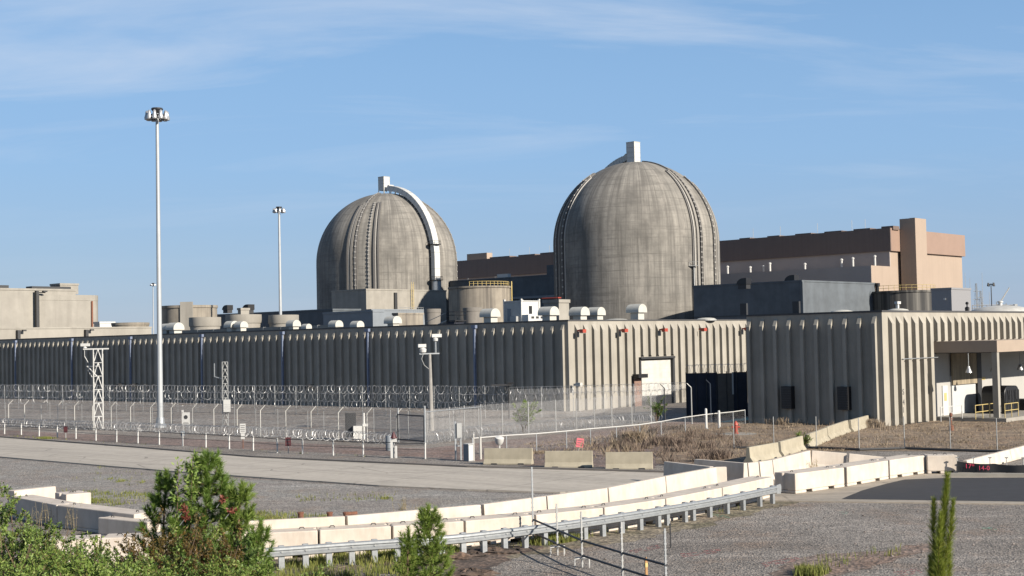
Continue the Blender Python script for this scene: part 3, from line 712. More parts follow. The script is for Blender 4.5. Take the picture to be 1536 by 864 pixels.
def mast(label, px, py, Y, head_px, rb, n=8, zb=0, dark=False, group='high floodlight masts'):
    b = base(px, Y, zb); top = W(px - (.6 if dark else 3.5)*0 , py, Y); H = top.z - zb
    t = thing('light_mast', label, 'light mast', b, .3, group); hw = head_px*mpp(Y)/2
    mp_ = M['dark'] if dark else M['pole']
    MB().tube((0, 0, 0), (0, 0, H-.3), rb, rb*.55, 12).build('pole', mp_, t, smooth=True)
    if not dark: MB().lathe([(rb*2.2, 0), (rb*2.2, .15), (rb*1.5, .35), (rb*1.3, .9)], 12).build('base_plate', M['galv'], t)
    s = MB()
    s.lathe([(hw*.55, H-.62), (hw*.55, H-.5), (hw*.2, H-.45)], 16)
    for k in range(n): a = 2*math.pi*k/n; s.tube((0, 0, H-.55), (hw*.8*math.cos(a), hw*.8*math.sin(a), H-.55), .05, n=4)
    s.lathe([(hw*.3, H-.3), (hw*.5, H), (hw*.45, H+.12), (.05, H+.16)], 12) if not dark else None
    s.build('lamp_ring', M['dark'], t)
    for k in range(n):
        a = 2*math.pi*k/n; x, y = hw*.82*math.cos(a), hw*.82*math.sin(a)
        L = MB().lathe([(hw*.12, H-1.0), (hw*.21, H-.97), (hw*.23, H-.78), (hw*.15, H-.5), (hw*.13, H-.25), (hw*.05, H-.15)], 10, x, y)
        L.build('lamp', M['lamp'] if not dark else M['dark'], t, smooth=True)

def build_plant():
    # --- concrete tower complex at the left edge
    t, C, lu, lv, h = block('concrete_block', 'broad pale concrete block at the left edge of the photo, behind the ribbed warehouse', 'concrete building', -60, 434, 268, 113, -200, M['conc']); hb = h
    MB().box(lu*.62, lu*.97, .6, 3, h+.4, h+.9).build('roof_slab', M['dark'], t)
    MB().box(lu*.15, lu*.42, .6, 3, h+.4, h+1.0).build('roof_slab', M['dark'], t)
    # rounded lower block
    C = C + U*fit(C, U, 57) - V*.35; Y = C.y; h = ztop(100, 445, Y+8); L = fit(C, U, 149)
    t = thing('round_cornered_block', 'lower concrete block with a rounded rust streaked right corner, before the broad pale block', 'concrete building', C, ANG)
    pl = [(0, 0), (L-2.5, 0), (L-.9, .35), (L, 1.0), (L+.9, 2.2), (L+1.2, 4), (L+1.2, 14), (0, 14)]
    MB().prism(pl, 0, h).build('wall', M['conc'], t, smooth=True, sharp=50)
    MB().prism([(x*1.004-.05, y-.06) for x, y in pl], h-.9, h+.25).build('rim', M['conc'], t)
    xs = fit(C, U, 52); MB().box(xs-.28, xs+.28, -1.0, -.3, 0, h+1.0).tube((xs, -.6, h+.6), (xs+1.6, -1.2, h+.6), .12).box(xs+1.0, xs+1.9, -1.5, -.9, h+.7, h+1.0).build('downpipe', M['dark'], t)
    xs = fit(C, U, 139); MB().box(xs-.5, xs-.15, -.22, -.07, 2, h-1.0).build('rusty_pipe', M['rust'], t)
    t, C, lu, lv, h = block('roof_house', 'small concrete roof house with a dark louvred side on top of the pale left block', 'roof house', 91, 427.5, 299, 117, 75, M['conc'], z0=hb)
    MB().box(-.16, -.125, .3, lv-.3, h-2.1, h-.1).build('louvre', M['black'], t)
    MB().box(-.4, -.17, lv*.5, lv*.62, h-.8, h-.4).build('wall_lamp', M['lamp'], t)
    C = base(-30, 224); t = thing('parapet_wall', 'long low pale concrete parapet running along under the left concrete blocks', 'parapet wall', C, ANG)
    h = ztop(0, 494.5, 232); lu = fit(C, U, 226)
    MB().box(0, lu, 0, 8, 0, h).build('wall', M['conc'], t); MB().box(-.1, lu+.1, -.1, 8, h+.003, h+.25).build('capping', M['conc'], t)
    for px in (25, 127):
        x = fit(C, U, px); MB().box(x-.3, x+.2, -.7, -.1, h-1.6, h-.2).tube((x, -.4, h-.3), (x+.9, -.7, h-.3), .08).box(x+.5, x+1.1, -1, -.5, h-.4, h-.15).build('scupper', M['dark'], t)
    t, C, lu, lv, h = block('white_cabin', 'small plain white cabin roof between the pale concrete block and the flat round tank', 'cabin', 150, 485.5, 275, 171, 140, M['white'])
    tank('round_tank', 'flat topped pale round tank left of the tall foreground light mast', 196, 485, 262, 54, M['conc_stain'], 'pale round tanks')
    # --- row behind the shaded hall
    tk, c, r, h = tank('round_tank', 'tall stained concrete tank just right of the tall foreground light mast', 285, 459.5, 265, 81, M['conc_stain'], 'pale round tanks')
    MB().box(-r*.1, r*.35, -r-.25, -r+.3, 0, h+.7).build('pilaster', M['conc'], tk)
    tank('cooling_cup', 'flared concrete cup standing in front of the tall stained tank', 308, 477, 236, 46, M['conc'], 'flared concrete cups', .78, .9)
    tank('cooling_cup', 'flared concrete cup behind the paired roof vents, small square block on its rim', 366, 473, 246, 52, M['conc'], 'flared concrete cups', .8, .9)
    tank('cooling_cup', 'flared concrete cup behind the second light mast', 426, 473.5, 246, 44, M['conc'], 'flared concrete cups', .8, .9)
    block('concrete_cube', 'small square concrete block above the flared cup behind the paired roof vents', 'concrete block', 362, 465, 262, 373, 356, M['conc'])
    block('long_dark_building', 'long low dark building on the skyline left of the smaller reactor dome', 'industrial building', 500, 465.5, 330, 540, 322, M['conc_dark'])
    for i, (px, py) in enumerate(((337, 465), (368, 465))):
        intake_hood(('dark curved hood nearer the tall stained tank, on the long dark building', 'dark curved hood above the small square concrete block, on the long dark building')[i], px+4, py, 322, 1.5 if i == 0 else 1.7, i)
    C = base(505, 178); t = thing('roof_upstand', 'low pale roof kerb on the warehouse behind the left row of roof vents', 'roof kerb', C, ANG)
    MB().box(0, .4, 0, fit(C, V, 272), 8.9, ztop(505, 487, 178)).build('kerb', M['conc'], t)
    s = MB()
    for k in range(1, 9): y = k*fit(C, V, 272)/9; s.box(-.03, .43, y-.05, y+.05, 8.9, ztop(505, 487, 178)+.03)
    s.build('joint_strip', M['galv_dull'], t)
    # --- in front of the smaller dome
    t, C, lu, lv, h = block('auxiliary_block', 'concrete block with shaded left side and sunlit front, at the smaller dome foot', 'concrete building', 550.5, 435, 392, 669, 497, M['conc'])
    x = fit(C, U, 592); MB().box(x-.5, x+.5, -.5, -.005, 0, h-.6).build('downpipe', M['dark'], t)
    x = fit(C, U, 617); s = MB()
    for a in (-.45, .45): s.tube((x+a, -.5, 0), (x+a, -.5, h+2.6), .08, n=4)
    for k in range(60): s.tube((x-.45, -.5, 1+k*.4), (x+.45, -.5, 1+k*.4), .05, n=4)
    s.build('ladder', M['yellow'], t)
    tk, c, r, h = tank('round_tank', 'wide stained concrete tank with a yellow railing, between the two domes', 721, 431, 376, 93, M['conc_stain'], 'pale round tanks')
    s = MB(); A = [R(a) for a in range(-108, -4, 8)]; rr = r*.97
    for a in A: s.tube((rr*math.cos(a), rr*math.sin(a), h), (rr*math.cos(a), rr*math.sin(a), h+1.3), .07, n=4)
    for z in (.7, 1.3): s.path([(rr*math.cos(a), rr*math.sin(a), h+z) for a in A], .06, 4)
    s.build('railing', M['yellow'], tk)
    a = R(-12); s = MB()
    for d in (-.035, .035): s.tube(((r+.5)*math.cos(a+d), (r+.5)*math.sin(a+d), 0), ((r+.5)*math.cos(a+d), (r+.5)*math.sin(a+d), h+1.4), .09, n=4)
    for k in range(48): s.tube(((r+.5)*math.cos(a-.035), (r+.5)*math.sin(a-.035), k*.5), ((r+.5)*math.cos(a+.035), (r+.5)*math.sin(a+.035), k*.5), .06, n=4)
    s.build('ladder', M['yellow'], tk)
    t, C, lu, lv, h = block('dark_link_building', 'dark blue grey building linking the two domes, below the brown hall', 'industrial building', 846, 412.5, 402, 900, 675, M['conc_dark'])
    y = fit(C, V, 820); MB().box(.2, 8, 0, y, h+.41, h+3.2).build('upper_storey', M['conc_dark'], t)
    y0 = fit(C, V, 760); y1 = fit(C, V, 742); s = MB().box(.6, 2, y0, y1*.98, h+.41, h+1.5); s.build('roof_unit', M['white'], t)
    y0 = fit(C, V, 838); MB().box(-.9, -.125, y0, lv*.7, h-6.4, h-5.7).build('ledge', M['steelblue'], t)
    # --- sheds and cups on and behind the roof
    block('metal_shed', 'blue grey metal shed below the small auxiliary block', 'shed', 560, 468, 300, 575, 484, M['steelblue'])
    t, C, lu, lv, h = block('pipe_bridge', 'long flat blue grey roof strip with white end below the auxiliary block', 'pipe bridge', 558, 466, 340, 637, 548, M['steelblue'])
    t, C, lu, lv, h = block('pipe_house', 'stained low pipe house with thin railings left of the dark flared tanks', 'pipe house', 598, 472, 286, 634, 588, M['conc_stain'])
    s = MB()
    for k in range(12): s.tube((k*lu/11, -.05, h+.4), (k*lu/11, -.05, h+1.5), .04, n=4)
    s.tube((0, -.05, h+1.5), (lu, -.05, h+1.5), .04, n=4); s.tube((0, -.05, h+.95), (lu, -.05, h+.95), .04, n=4); s.build('railing', M['galv_dull'], t)
    cup = plain('dark_cup_concrete', (.19, .175, .155), .9, var=.15, scale=.5, streak=.4)
    tank('dark_cup', 'grey brown flared tank left of the black roof stair', 649.5, 464.5, 212, 25, cup, 'grey brown flared tanks', .82, .3)
    tank('dark_cup', 'grey brown flared tank between the black roof stair and the large roof vent', 710, 462.5, 212, 29, cup, 'grey brown flared tanks', .84, .3)
    c = base(682, 205); z1 = ztop(682, 470, 205); t = thing('roof_stair', 'black steel stair and landing between the two grey brown flared tanks', 'stair', (c.x, c.y, 9), ANG)
    s = MB().box(-1.2, 1.2, -1.4, .4, z1-9-1.2, z1-9-1.05)
    for x in (-1.2, 1.2):
        for y in (-1.4, .4): s.tube((x, y, 0), (x, y, z1-9+.2), .06, n=4)
    for z in (-.3, .2): s.tube((-1.2, -1.4, z1-9+z), (1.2, -1.4, z1-9+z), .05, n=4); s.tube((-1.2, .4, z1-9+z), (-1.2, -1.4, z1-9+z), .05, n=4)
    s.build('landing', M['black'], t)
    s = MB(); s.tube((-1.2, .4, z1-9-1.1), (-1.2, 4.6, .2), .12, n=4); s.tube((-1.2, .4, z1-9+.1), (-1.2, 4.6, 1.4), .05, n=4); s.build('flight', M['galv_dull'], t)
    MB().box(-1.0, 1.0, -1.0, .3, .0, z1-9-1.25).build('cabinet', M['navy'], t)
    # --- white trailer unit, block house beside it
    Yt = 160; C = base(783, Yt); z0 = 9.15; h = ztop(783, 452, Yt)-z0; C.z = z0
    t = thing('equipment_container', 'white equipment container with grilles on the warehouse roof beside the large roof vent', 'container', C, ANG)
    lu = fit(C, U, 808); lv = fit(C, V, 756)
    s = MB().box(0, lu, 0, lv, .25, h)
    for k in range(18): s.box(-.04, -.002, .1+k*lv/18.5, .16+k*lv/18.5, .35, h-.1)
    s.build('body', M['white'], t)
    s = MB()
    for a in (0, lu):
        for b in (0, lv): s.box(a-.1, a+.1, b-.1, b+.1, 0, h+.3)
    s.box(-.1, lu+.1, -.1, .1, h+.003, h+.1); s.box(-.1, .1, .1, lv, h+.003, h+.1); s.build('corner_frame', M['white'], t)
    MB().box(lu*.42, lu*.58, -.07, -.003, h*.45, h*.8).build('window', M['black'], t)
    o = MB().box(-.05, lu*.95, -1.1, -.11, .3, 1.05).build('end_console', M['white'], t)
    for k in range(3): MB().box(lu*(.15+.26*k), lu*(.3+.26*k), -1.14, -1.103, .6, .85).build('grille', M['dark'], o)
    MB().box(-.5, -.06, lv*.15, lv*.5, .2, .9).build('side_steps', M['galv_dull'], t)
    MB().box(-.1, -.045, lv*.6, lv*.8, .4, 1.8).build('side_door', M['steelblue'], t)
    t, C, lu, lv, h = block('roof_block_house', 'plain tan concrete box with red pipe on top, near the warehouse corner', 'roof house', 839.5, 454, 166, 853, 815, M['conc'], z0=8)
    C = base(826, 165); t = thing('red_pipe_bundle', 'short red pipes lying on the concrete box near the warehouse corner', 'pipes', (C.x, C.y, h+.42), ANG)
    s = MB()
    for k in range(3): s.tube((k*.2, -1.4, .12), (k*.2, 1.2, .12), .09, n=6)
    s.build('pipe', M['red'], t)
    # --- vents on the warehouse roof
    for px, py, w, lab in ((250, 484, 20, 'half hidden white hooded vent directly behind the tall light mast'),
        (262, 482.5, 26, 'white hooded roof vent just right of the tall light mast'),
        (347, 480, 22, 'left one of the two touching white roof vents in front of a flared cup'), (361, 480.5, 20, 'right one of the two touching white roof vents in front of a flared cup'),
        (439.5, 478.5, 21, 'white hooded vent just right of the second light mast'), (459, 484.5, 15, 'small low white vent, second to the right of the second light mast'),
        (503, 479, 21, 'white hooded vent in front of the left end of the blue grey shed'), (535, 482.5, 20, 'low white vent in front of the right end of the blue grey shed'),
        (589, 472.5, 25, 'white hooded vent in front of the stained pipe house'), (735, 461, 29, 'large white hooded vent left of the white equipment container'),
        (823, 458, 30, 'large white hooded vent right of the white equipment container'),
        (869, 458.5, 29, 'left one of the two large white vents behind the sunlit ribs near the warehouse corner'), (894, 459, 27, 'right one of the two large white vents behind the sunlit ribs near the warehouse corner'),
        (955, 454.5, 29, 'single large white hooded vent in front of the larger dome')):
        roof_vent(px, py, w, lab)
    # --- right of the larger dome
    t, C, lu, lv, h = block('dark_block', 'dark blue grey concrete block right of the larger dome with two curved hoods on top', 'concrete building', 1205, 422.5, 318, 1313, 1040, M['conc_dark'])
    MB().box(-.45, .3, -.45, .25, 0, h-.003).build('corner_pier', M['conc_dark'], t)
    MB().box(lu-.2, lu+.6, -.7, -.13, 0, h-.6).box(lu-.4, lu+.8, -.9, -.12, h-.6, h+.3).build('downpipe', M['black'], t)
    s = MB().box(-.16, -.125, 2, lv, h*.62, h*.62+.15).box(2, lu-2, -.16, -.125, h*.55, h*.55+.15); s.build('pour_joint', M['dark'], t)
    for i, (px, py) in enumerate(((1112, 426), (1184, 421.5))):
        intake_hood(('dark curved hood on the dark block, nearer the larger dome', 'dark curved hood on the dark block, below the brown band and farther from the dome')[i], px+4, py+1, 322, 2.0, i)
    tk, c, r, h = tank('black_tank', 'black round tank with pale vertical streaks below the tan stair tower', 1356, 437.5, 345, 96, M['tank_black'])
    s = MB(); A = [R(a) for a in range(-150, -28, 10)]
    for a in A: s.tube((r*math.cos(a), r*math.sin(a), h), (r*math.cos(a), r*math.sin(a), h+1.4), .05, n=4)
    for z in (.75, 1.4): s.path([(r*math.cos(a), r*math.sin(a), h+z) for a in A], .045, 4)
    s.build('railing', M['yellow'], tk)
    t, C, lu, lv, h = block('grey_cabin', 'plain light grey box building right of the black streaked tank', 'cabin', 1429, 434, 292, 1456, 1397, M['greybox'])
    MB().box(-.19, -.125, 1.2, 1.7, h-2.2, h-1.8).build('wall_lamp', M['white'], t)
    # camera pole on the fluted hall roof
    c = base(1347.5, 118, 8.85); z = ztop(1347.5, 456, 118); t = thing('roof_camera', 'white security camera on a short post on the fluted hall roof', 'security camera', c, ANG)
    MB().tube((0, 0, 0), (0, 0, z-8.85), .07).build('post', M['white'], t); MB().box(-.32, .3, -.18, .1, z-8.85, z-8.85+.22).box(-.12, .12, -.1, .1, z-9.25, z-8.86).build('camera_head', M['white'], t)
    c = base(1452, 128, 8.85); z = ztop(1452, 455, 128); t = thing('roof_pipe_valve', 'small black pipe valve standing on the fluted hall roof below the grey box', 'valve', c, 0)
    MB().tube((0, 0, 0), (0, 0, z-8.85), .06).lathe([(.2, .2), (.22, .5), (.1, .6)], 8).lathe([(.13, z-8.95), (.16, z-8.8), (.05, z-8.7)], 8).build('valve', M['black'], t)
    # white domed tank, vent on it, low roof bulges
    c = base(1502, 205); r = 47*mpp(205); zt = ztop(1502, 458, 205); t = thing('domed_tank', 'low white domed tank roof showing above the fluted hall at the right edge', 'tank', c)
    MB().lathe([(r, 0), (r, zt-1.25)] + [(r*math.cos(R(a)), zt-1.25+1.25*math.sin(R(a))) for a in range(8, 90, 8)] + [(.05, zt)], 40).build('shell', M['white_dirty'], t, smooth=True, sharp=30)
    MB().lathe([(.28, zt-.05), (.28, zt+.4), (.42, zt+.42), (.42, zt+.6), (.1, zt+.7)], 12).build('vent_cap', M['white'], t)
    for px, py, w, Y, z0, lab in ((1264, 465.5, 40, 128, 8.8, 'flat pale skylight bulge on the fluted hall roof below the dark block'), (1348, 463.5, 36, 118, 8.8, 'flat pale skylight bulge on the fluted hall roof beside the roof camera'),
                            (925, 480.3, 40, 152, 9.1, 'flat pale skylight bulge on the warehouse roof left of the single large vent'), (1060, 479.3, 30, 158, 9.1, 'flat pale skylight bulge on the warehouse roof below the dark block')):
        c = base(px, Y, z0); r = w/2*mpp(Y); zt = max(ztop(px, py-1, Y)-z0, .3); t = thing('roof_skylight', lab, 'skylight', c)
        MB().lathe([(r, 0), (r, zt*.3), (r*.8, zt*.75), (r*.4, zt*.95), (.05, zt)], 28).build('dome', M['vent'], t, smooth=True)
        MB().lathe([(r*1.05, -.05), (r*1.05, zt*.25)], 28).build('kerb', M['galv_dull'], t)
    # masts
    mast('tall light mast with a ring of floodlights standing inside the fence, nearest one', 239.5, 164, 125, 36, .26, 10)
    mast('light mast with a ring of lamps rising behind the shaded warehouse wall', 421.5, 311, 250, 19, .34, 8)
    mast('distant light mast, tiny, just left of the tall foreground mast', 230.5, 425, 540, 9, .3, 6)
    mast('dark four headed light mast on the skyline at the right edge', 1489, 423, 320, 13, .17, 4, dark=True)
    # far lattice masts and a crane beyond the right hand roofs
    for px, py, w, lab in ((1466.5, 425, 7, 'far lattice pylon standing close to the grey box building'), (1473, 436, 6, 'far lattice pylon, shorter one between two thin aerial masts')):
        Y = 620; c = base(px, Y); h = ztop(px, py, Y); t = thing('lattice_pylon', lab, 'pylon', c, .4, 'far pylons'); s = MB(); b = w*mpp(Y)*.6
        for a in (-1, 1):
            for d in (-1, 1): s.tube((a*b, d*b, 0), (a*.2, d*.2, h), .14, n=4)
        for k in range(12):
            f0, f1 = 1-k/12, 1-(k+1)/12
            for a in (-1, 1): s.tube((a*b*f0, -b*f0, h*k/12), (-a*b*f1, -b*f1, h*(k+1)/12), .09, n=4)
        s.build('frame', M['galv_dull'], t)
        s = MB()
        for z in (.62, .75, .88): s.tube((-b*1.4, 0, h*z), (b*1.4, 0, h*z), .12, n=4)
        s.build('crossarm', M['galv_dull'], t)
    for px, py, lab in ((1450.5, 409, 'thin aerial mast just right of the tan hall, nearest to it'), (1457.5, 417, 'thin aerial mast, second to the right of the tan hall'), (1476, 409, 'thin tall aerial mast just left of the dark four headed light mast'), (1486, 438, 'short aerial mast touching the dark four headed light mast')):
        Y = 520; c = base(px, Y); h = ztop(px, py, Y); t = thing('aerial_mast', lab, 'aerial', c, 0, 'thin aerial masts'); MB().tube((0, 0, 0), (0, 0, h), .16, .06, 5).build('pole', M['galv_dull'], t)
    Y = 700; c = base(1499, Y); h = ztop(1499, 456, Y); t = thing('crane', 'far pale crane with a raised boom at the right edge, above the white domed tank', 'crane', c, 0)
    s = MB().tube((0, 0, 0), (0, 0, h), 1.0, .8, 4); s.build('tower', M['galv_dull'], t)
    q = W(1514, 432, Y); s = MB()
    for d in (0, .8): s.tube((0, 0, h-1+d), (q.x-c.x, 0, q.z+d*.4), .16, n=4)
    for k in range(10): f = k/10; s.tube(((q.x-c.x)*f, 0, h-1+(q.z-h+1)*f), ((q.x-c.x)*(f+.05), 0, h-.3+(q.z-h+1)*(f+.05)), .1, n=4)
    s.build('boom', M['white_dirty'], t)
    MB().tube((0, 0, h-1), (q.x-c.x+2, 0, h-.6), .25, n=4).box(8, 9.5, -.6, .6, h-1.4, h-.2).build('jib', M['galv_dull'], t)
    Y = 430; C = base(1460, Y); z = ztop(1460, 458, Y); t = thing('switchyard_gantry', 'low steel switchyard gantry between the thin aerial masts on the right skyline', 'gantry', C, R(8)); s = MB()
    for k in range(8): s.tube((k*1.6, 0, 0), (k*1.6, 0, z+(k % 3)*.5), .12, n=4)
    for q in (0, -.9, -2.0): s.tube((0, 0, z+q), (11.5, 0, z+q), .12, n=4)
    s.build('frame', M['galv_dull'], t)
# ------------------------------------------------------------------ fences
def fence_panel(pts, z0, z1, m, parent, name='mesh_panel'):
    """hanging chain link sheet through ground points, with uv in metres"""
    me = bpy.data.meshes.new(name); vs = []; fs = []; uv = []; L = 0; d = []
    for i, p in enumerate(pts):
        if i: L += (p-pts[i-1]).length
        d.append(L); vs += [(p.x, p.y, z0), (p.x, p.y, z1)]
    for i in range(len(pts)-1):
        fs.append((2*i, 2*i+2, 2*i+3, 2*i+1)); uv += [(d[i], z0), (d[i+1], z0), (d[i+1], z1), (d[i], z1)]
    me.from_pydata(vs, [], fs); l = me.uv_layers.new(name='UVMap')
    for i, c in enumerate(uv): l.data[i].uv = c
    me.materials.append(m); o = bpy.data.objects.new(name, me); COL.objects.link(o); o.parent = parent; return o
def along(pts, step):
    out = []; rem = 0
    for i in range(len(pts)-1):
        a, b = pts[i], pts[i+1]; L = (b-a).length; t = rem
        while t < L: out.append(a.lerp(b, t/L)); t += step
        rem = t-L
    return out
def coil(pts, z, r, pitch, wire, parent, name='razor_coil', seg=12, wob=.06):
    """concertina wire: a loose helix lying along the points"""
    s = MB(); P = []; total = 0; ang = random.random()*6
    for i in range(len(pts)-1):
        a, b = pts[i], pts[i+1]; L = (b-a).length; d = (b-a)/L; n = Vector((-d.y, d.x, 0)); k = int(L/pitch*seg)
        for j in range(k):
            ang += 2*math.pi/seg; t = j/k
            if j % seg == 0: rr = r*random.uniform(1-wob*2.5, 1+wob); zz = z+random.uniform(-wob, wob)*1.0; sh = random.uniform(-.08, .08)
            P.append(a+d*(L*t+sh) + n*(rr*math.cos(ang)) + Vector((0, 0, zz+rr*math.sin(ang))))
    s.path(P, wire, 3, False); s.path([p+Vector((0, 0, z+r*.9)) for p in pts], wire*1.2, 3); 
    return s.build(name, M['wire'], parent)
def posts(parent, L, h, r, m, arm=None, cap=True, name='post'):
    for p in L:
        s = MB().tube((p.x, p.y, 0), (p.x, p.y, h), r, n=6)
        if arm: s.tube((p.x, p.y, h-.02), (p.x+arm.x, p.y+arm.y, h+arm.z), r*.8, n=5)
        s.build(name, m, parent)
def build_fences():
    thin = chainlink('chain_link', .09, (.3,.3,.3)); dense = chainlink('dense_chain_link', .25, (.28,.28,.28))
    Z = lambda L: [G(*p) for p in L]
    # inner fence with three rows of razor coil
    pts = Z([(-150, 609.5), (0, 612.5), (300, 619), (640, 625.5), (764, 628)])
    t = thing('razor_wire_fence', 'tall inner fence carrying three rows of coiled razor wire along the shaded warehouse wall', 'fence')
    fence_panel(pts, .05, 2.7, thin, t); posts(t, along(pts, 3.1), 2.95, .035, M['galv_dull'])
    for z in (2.62, 1.85, 1.05): coil(pts, z, .40, .55, .0135, t)
    # tall fence with cranked arms and a coil lying on the ground
    pts = Z([(-120, 633), (0, 638), (130, 643), (300, 650), (440, 656), (597, 665)])
    t = thing('arm_fence', 'chain link fence with cranked post tops and ground razor wire, left of the sliding gate', 'fence')
    fence_panel(pts, .05, 2.2, thin, t); L = [G(*p) for p in ((13, 638.6), (37, 639.6), (62, 640.5), (87, 641.5), (112, 642.4), (139, 643.5), (167, 644.4), (196, 645.5), (226, 646.8), (257, 648), (289, 649.4), (321, 651), (356, 652.6), (391, 654.2), (429, 655.6), (467, 657.7), (508, 660), (551, 662.3), (595, 665))]
    posts(t, L, 2.05, .036, M['white_dirty'], Vector((.38, .1, .42)))
    s = MB()
    for k in range(3): s.path([p+Vector((.12+.12*k, .03*k, 2.15+.13*k)) for p in pts], .008, 3)
    s.build('barbed_wire', M['wire'], t)
    off = [p+Vector((-.25, -1.0, 0)) for p in pts]; coil(off, .36, .36, .42, .0135, t); coil([p+Vector((.2, .9, 0)) for p in off], .36, .38, .5, .0125, t)
    # sliding gate
    a, b = G(597, 665), G(637, 668.5); d = (b-a); rz = math.atan2(d.y, d.x); L = d.length
    t = thing('sliding_gate', 'dark framed chain link sliding gate between two tall posts, left of the grey keypad post', 'gate', a, rz)
    s = MB()
    for z in (.3, 2.05): s.tube((0, 0, z), (L, 0, z), .045)
    for x in (.05, L-.05): s.tube((x, 0, .25), (x, 0, 2.1), .045)
    s.build('gate_frame', M['dark'], t); fence_panel([Vector((0, 0, 0)), Vector((L, 0, 0))], .3, 2.05, dense, t)
    s = MB().tube((L, .05, 0), (L, .05, 2.75), .07); s.build('gate_post', M['galv'], t)
    MB().tube((0, .05, 0), (0, .05, 2.5), .06).build('gate_post', M['galv'], t)
    # double mesh panels behind it
    pts = Z([(561, 655), (640, 664), (722, 655)]); t = thing('mesh_screen', 'double layer of pale chain link behind the sliding gate', 'fence')
    fence_panel(pts, .05, 2.1, dense, t); posts(t, along(pts, 3.0), 2.15, .03, M['galv_dull'])
    # tall fence running off to the right in front of the sunlit wall
    pts = Z([(638, 668), (722, 657), (850, 646.5), (985, 634.5)])
    t = thing('tall_fence', 'tall dense chain link fence with razor coil at its foot, running towards the roller door', 'fence')
    fence_panel(pts, .03, 2.45, dense, t); L = [G(*p) for p in ((638, 668), (675, 662.8), (697, 659.7), (722, 656.8), (754, 654.3), (793, 651.2), (834, 647.8), (865, 645), (892, 642.6), (918, 640.4), (948, 637.8), (977, 635.2))]
    posts(t, L, 2.5, .04, M['galv_dull'], Vector((-.3, .05, .35)) if False else None)
    MB().path([p+Vector((0, 0, 2.3)) for p in Z([(638, 668), (722, 657)])], .035, 5).build('top_rail', M['galv'], t)
    coil([p+Vector((.3, .9, 0)) for p in pts], .45, .42, .42, .0135, t); coil([p+Vector((.6, 1.7, 0)) for p in pts], .5, .42, .5, .0135, t)
    pts = Z([(764, 628), (850, 626), (985, 621), (1035, 619)]); t = thing('coil_topped_fence', 'fence topped with razor coil close in front of the sunlit ribs and the roller door', 'fence')
    fence_panel(pts, .05, 2.7, dense, t); posts(t, along(pts, 3.0), 2.85, .035, M['galv_dull']); coil(pts, 2.5, .42, .45, .0135, t); coil(pts, 1.9, .4, .55, .0125, t)
    s = MB().tube((0, 0, 0), (0, 0, 3.05), .07); s.box(-1.6, .35, -.3, .3, 3.05, 3.2); p = G(764, 628); q = thing('fence_lamp_post', 'short post with a flat dark lamp head where the razor coils end', 'lamp post', p, 0); s.build('post', M['dark'], q)
    MB().box(-.1, .5, -.35, .35, 3.203, 3.36).build('lamp_head', M['black'], q)
    # dark screened enclosure between the halls
    a = G(1030, 627); b = G(1121, 624); d = b-a; rz = math.atan2(d.y, d.x); L = d.length
    t = thing('screened_enclosure', 'dark navy screened yard fence with coil on top, between the two ribbed halls', 'screen fence', a, rz)
    h = ztop(1030, 560, a.y); MB().box(0, L*.52, -.02, .02, 0, h).box(L*.78, L, -.02, .02, 0, h).build('screen_cloth', M['navy'], t)
    MB().box(L*.52+.003, L*.78-.003, -.06, -.0, 0, h*.98).build('gate_leaf', M['gate_brown'], t)
    MB().box(L*.755, L*.78, -.1, -.062, h*.5, h*1.0).build('white_post', M['white'], t)
    for k in range(7): MB().tube((L*k/6, -.09, 0), (L*k/6, -.09, h+.1), .04).build('post', M['dark'], t)
    coil([Vector((0, 0, 0)), Vector((L, 0, 0))], h+.35, .4, .3, .0135, t)
    for i, (px, pb, hh) in enumerate(((1038, 636, 3.0), (1067, 633, 3.2), (998, 634, 2.9))):
        p = G(px, pb); q = thing('cranked_fence_post', ('single cranked fence post in front of the left part of the navy screen', 'single cranked fence post in front of the brown gate leaf', 'dark straight post in front of the roller door')[i], 'fence post', p, 0, 'single posts by the navy screen')
        MB().tube((0, 0, 0), (0, 0, hh), .05).tube((0, 0, hh), (-.35, 0, hh+.35), .04).build('post', M['dark'] if i == 2 else M['galv_dull'], q)
    # low white post and cable fence along the road
    t = thing('cable_fence', 'low fence of short white posts with dark cables along the concrete road', 'vehicle fence')
    L = [G(*p) for p in ((-20, 649.3), (6.8, 651), (32, 652.4), (58.8, 654.4), (86, 656.4), (114, 658.3), (144, 661), (175, 663.2), (207, 665), (239, 667), (274, 669.2), (309, 671), (344, 673.6), (380, 676), (416, 679.3), (454, 681), (500, 683.2), (545, 685), (591, 686.5), (638, 688.3))]
    posts(t, L, .98, .055, M['white'])
    s = MB()
    for z in (.93, .55): s.path([p+Vector((0, -.06, z)) for p in L], .022 if z > .6 else .014, 4)
    s.build('cable', M['dark'], t)
    # low white railed mesh fence to the right
    rl = [(672, 690), (709, 685), (760, 680), (805, 677), (850, 672.5), (886, 668.5), (925, 665), (960, 661.5), (992, 656), (1028, 648.5), (1060, 643.5), (1100, 639), (1118, 636)]
    L = [G(*p) for p in rl]; t = thing('railed_fence', 'low chain link fence with a white top rail climbing right across the dry field', 'fence')
    posts(t, L[1:], 1.15, .035, M['galv']); MB().path([p+Vector((0, 0, 1.13)) for p in L[1:]], .035, 5).build('top_rail', M['white'], t); fence_panel(L[1:], .05, 1.1, chainlink('fine_chain_link', .08, (.3,.3,.3)), t)
    # thin post fence across the dry field behind the barriers
    rl = [(1101, 673), (1161, 672.5), (1225, 673), (1289, 676), (1357, 674), (1426, 676.5), (1496, 678.5), (1570, 680)]
    L = [G(*p) for p in rl]; t = thing('thin_post_fence', 'thin chain link fence on slender grey posts crossing the dry field behind the cream barriers', 'fence')
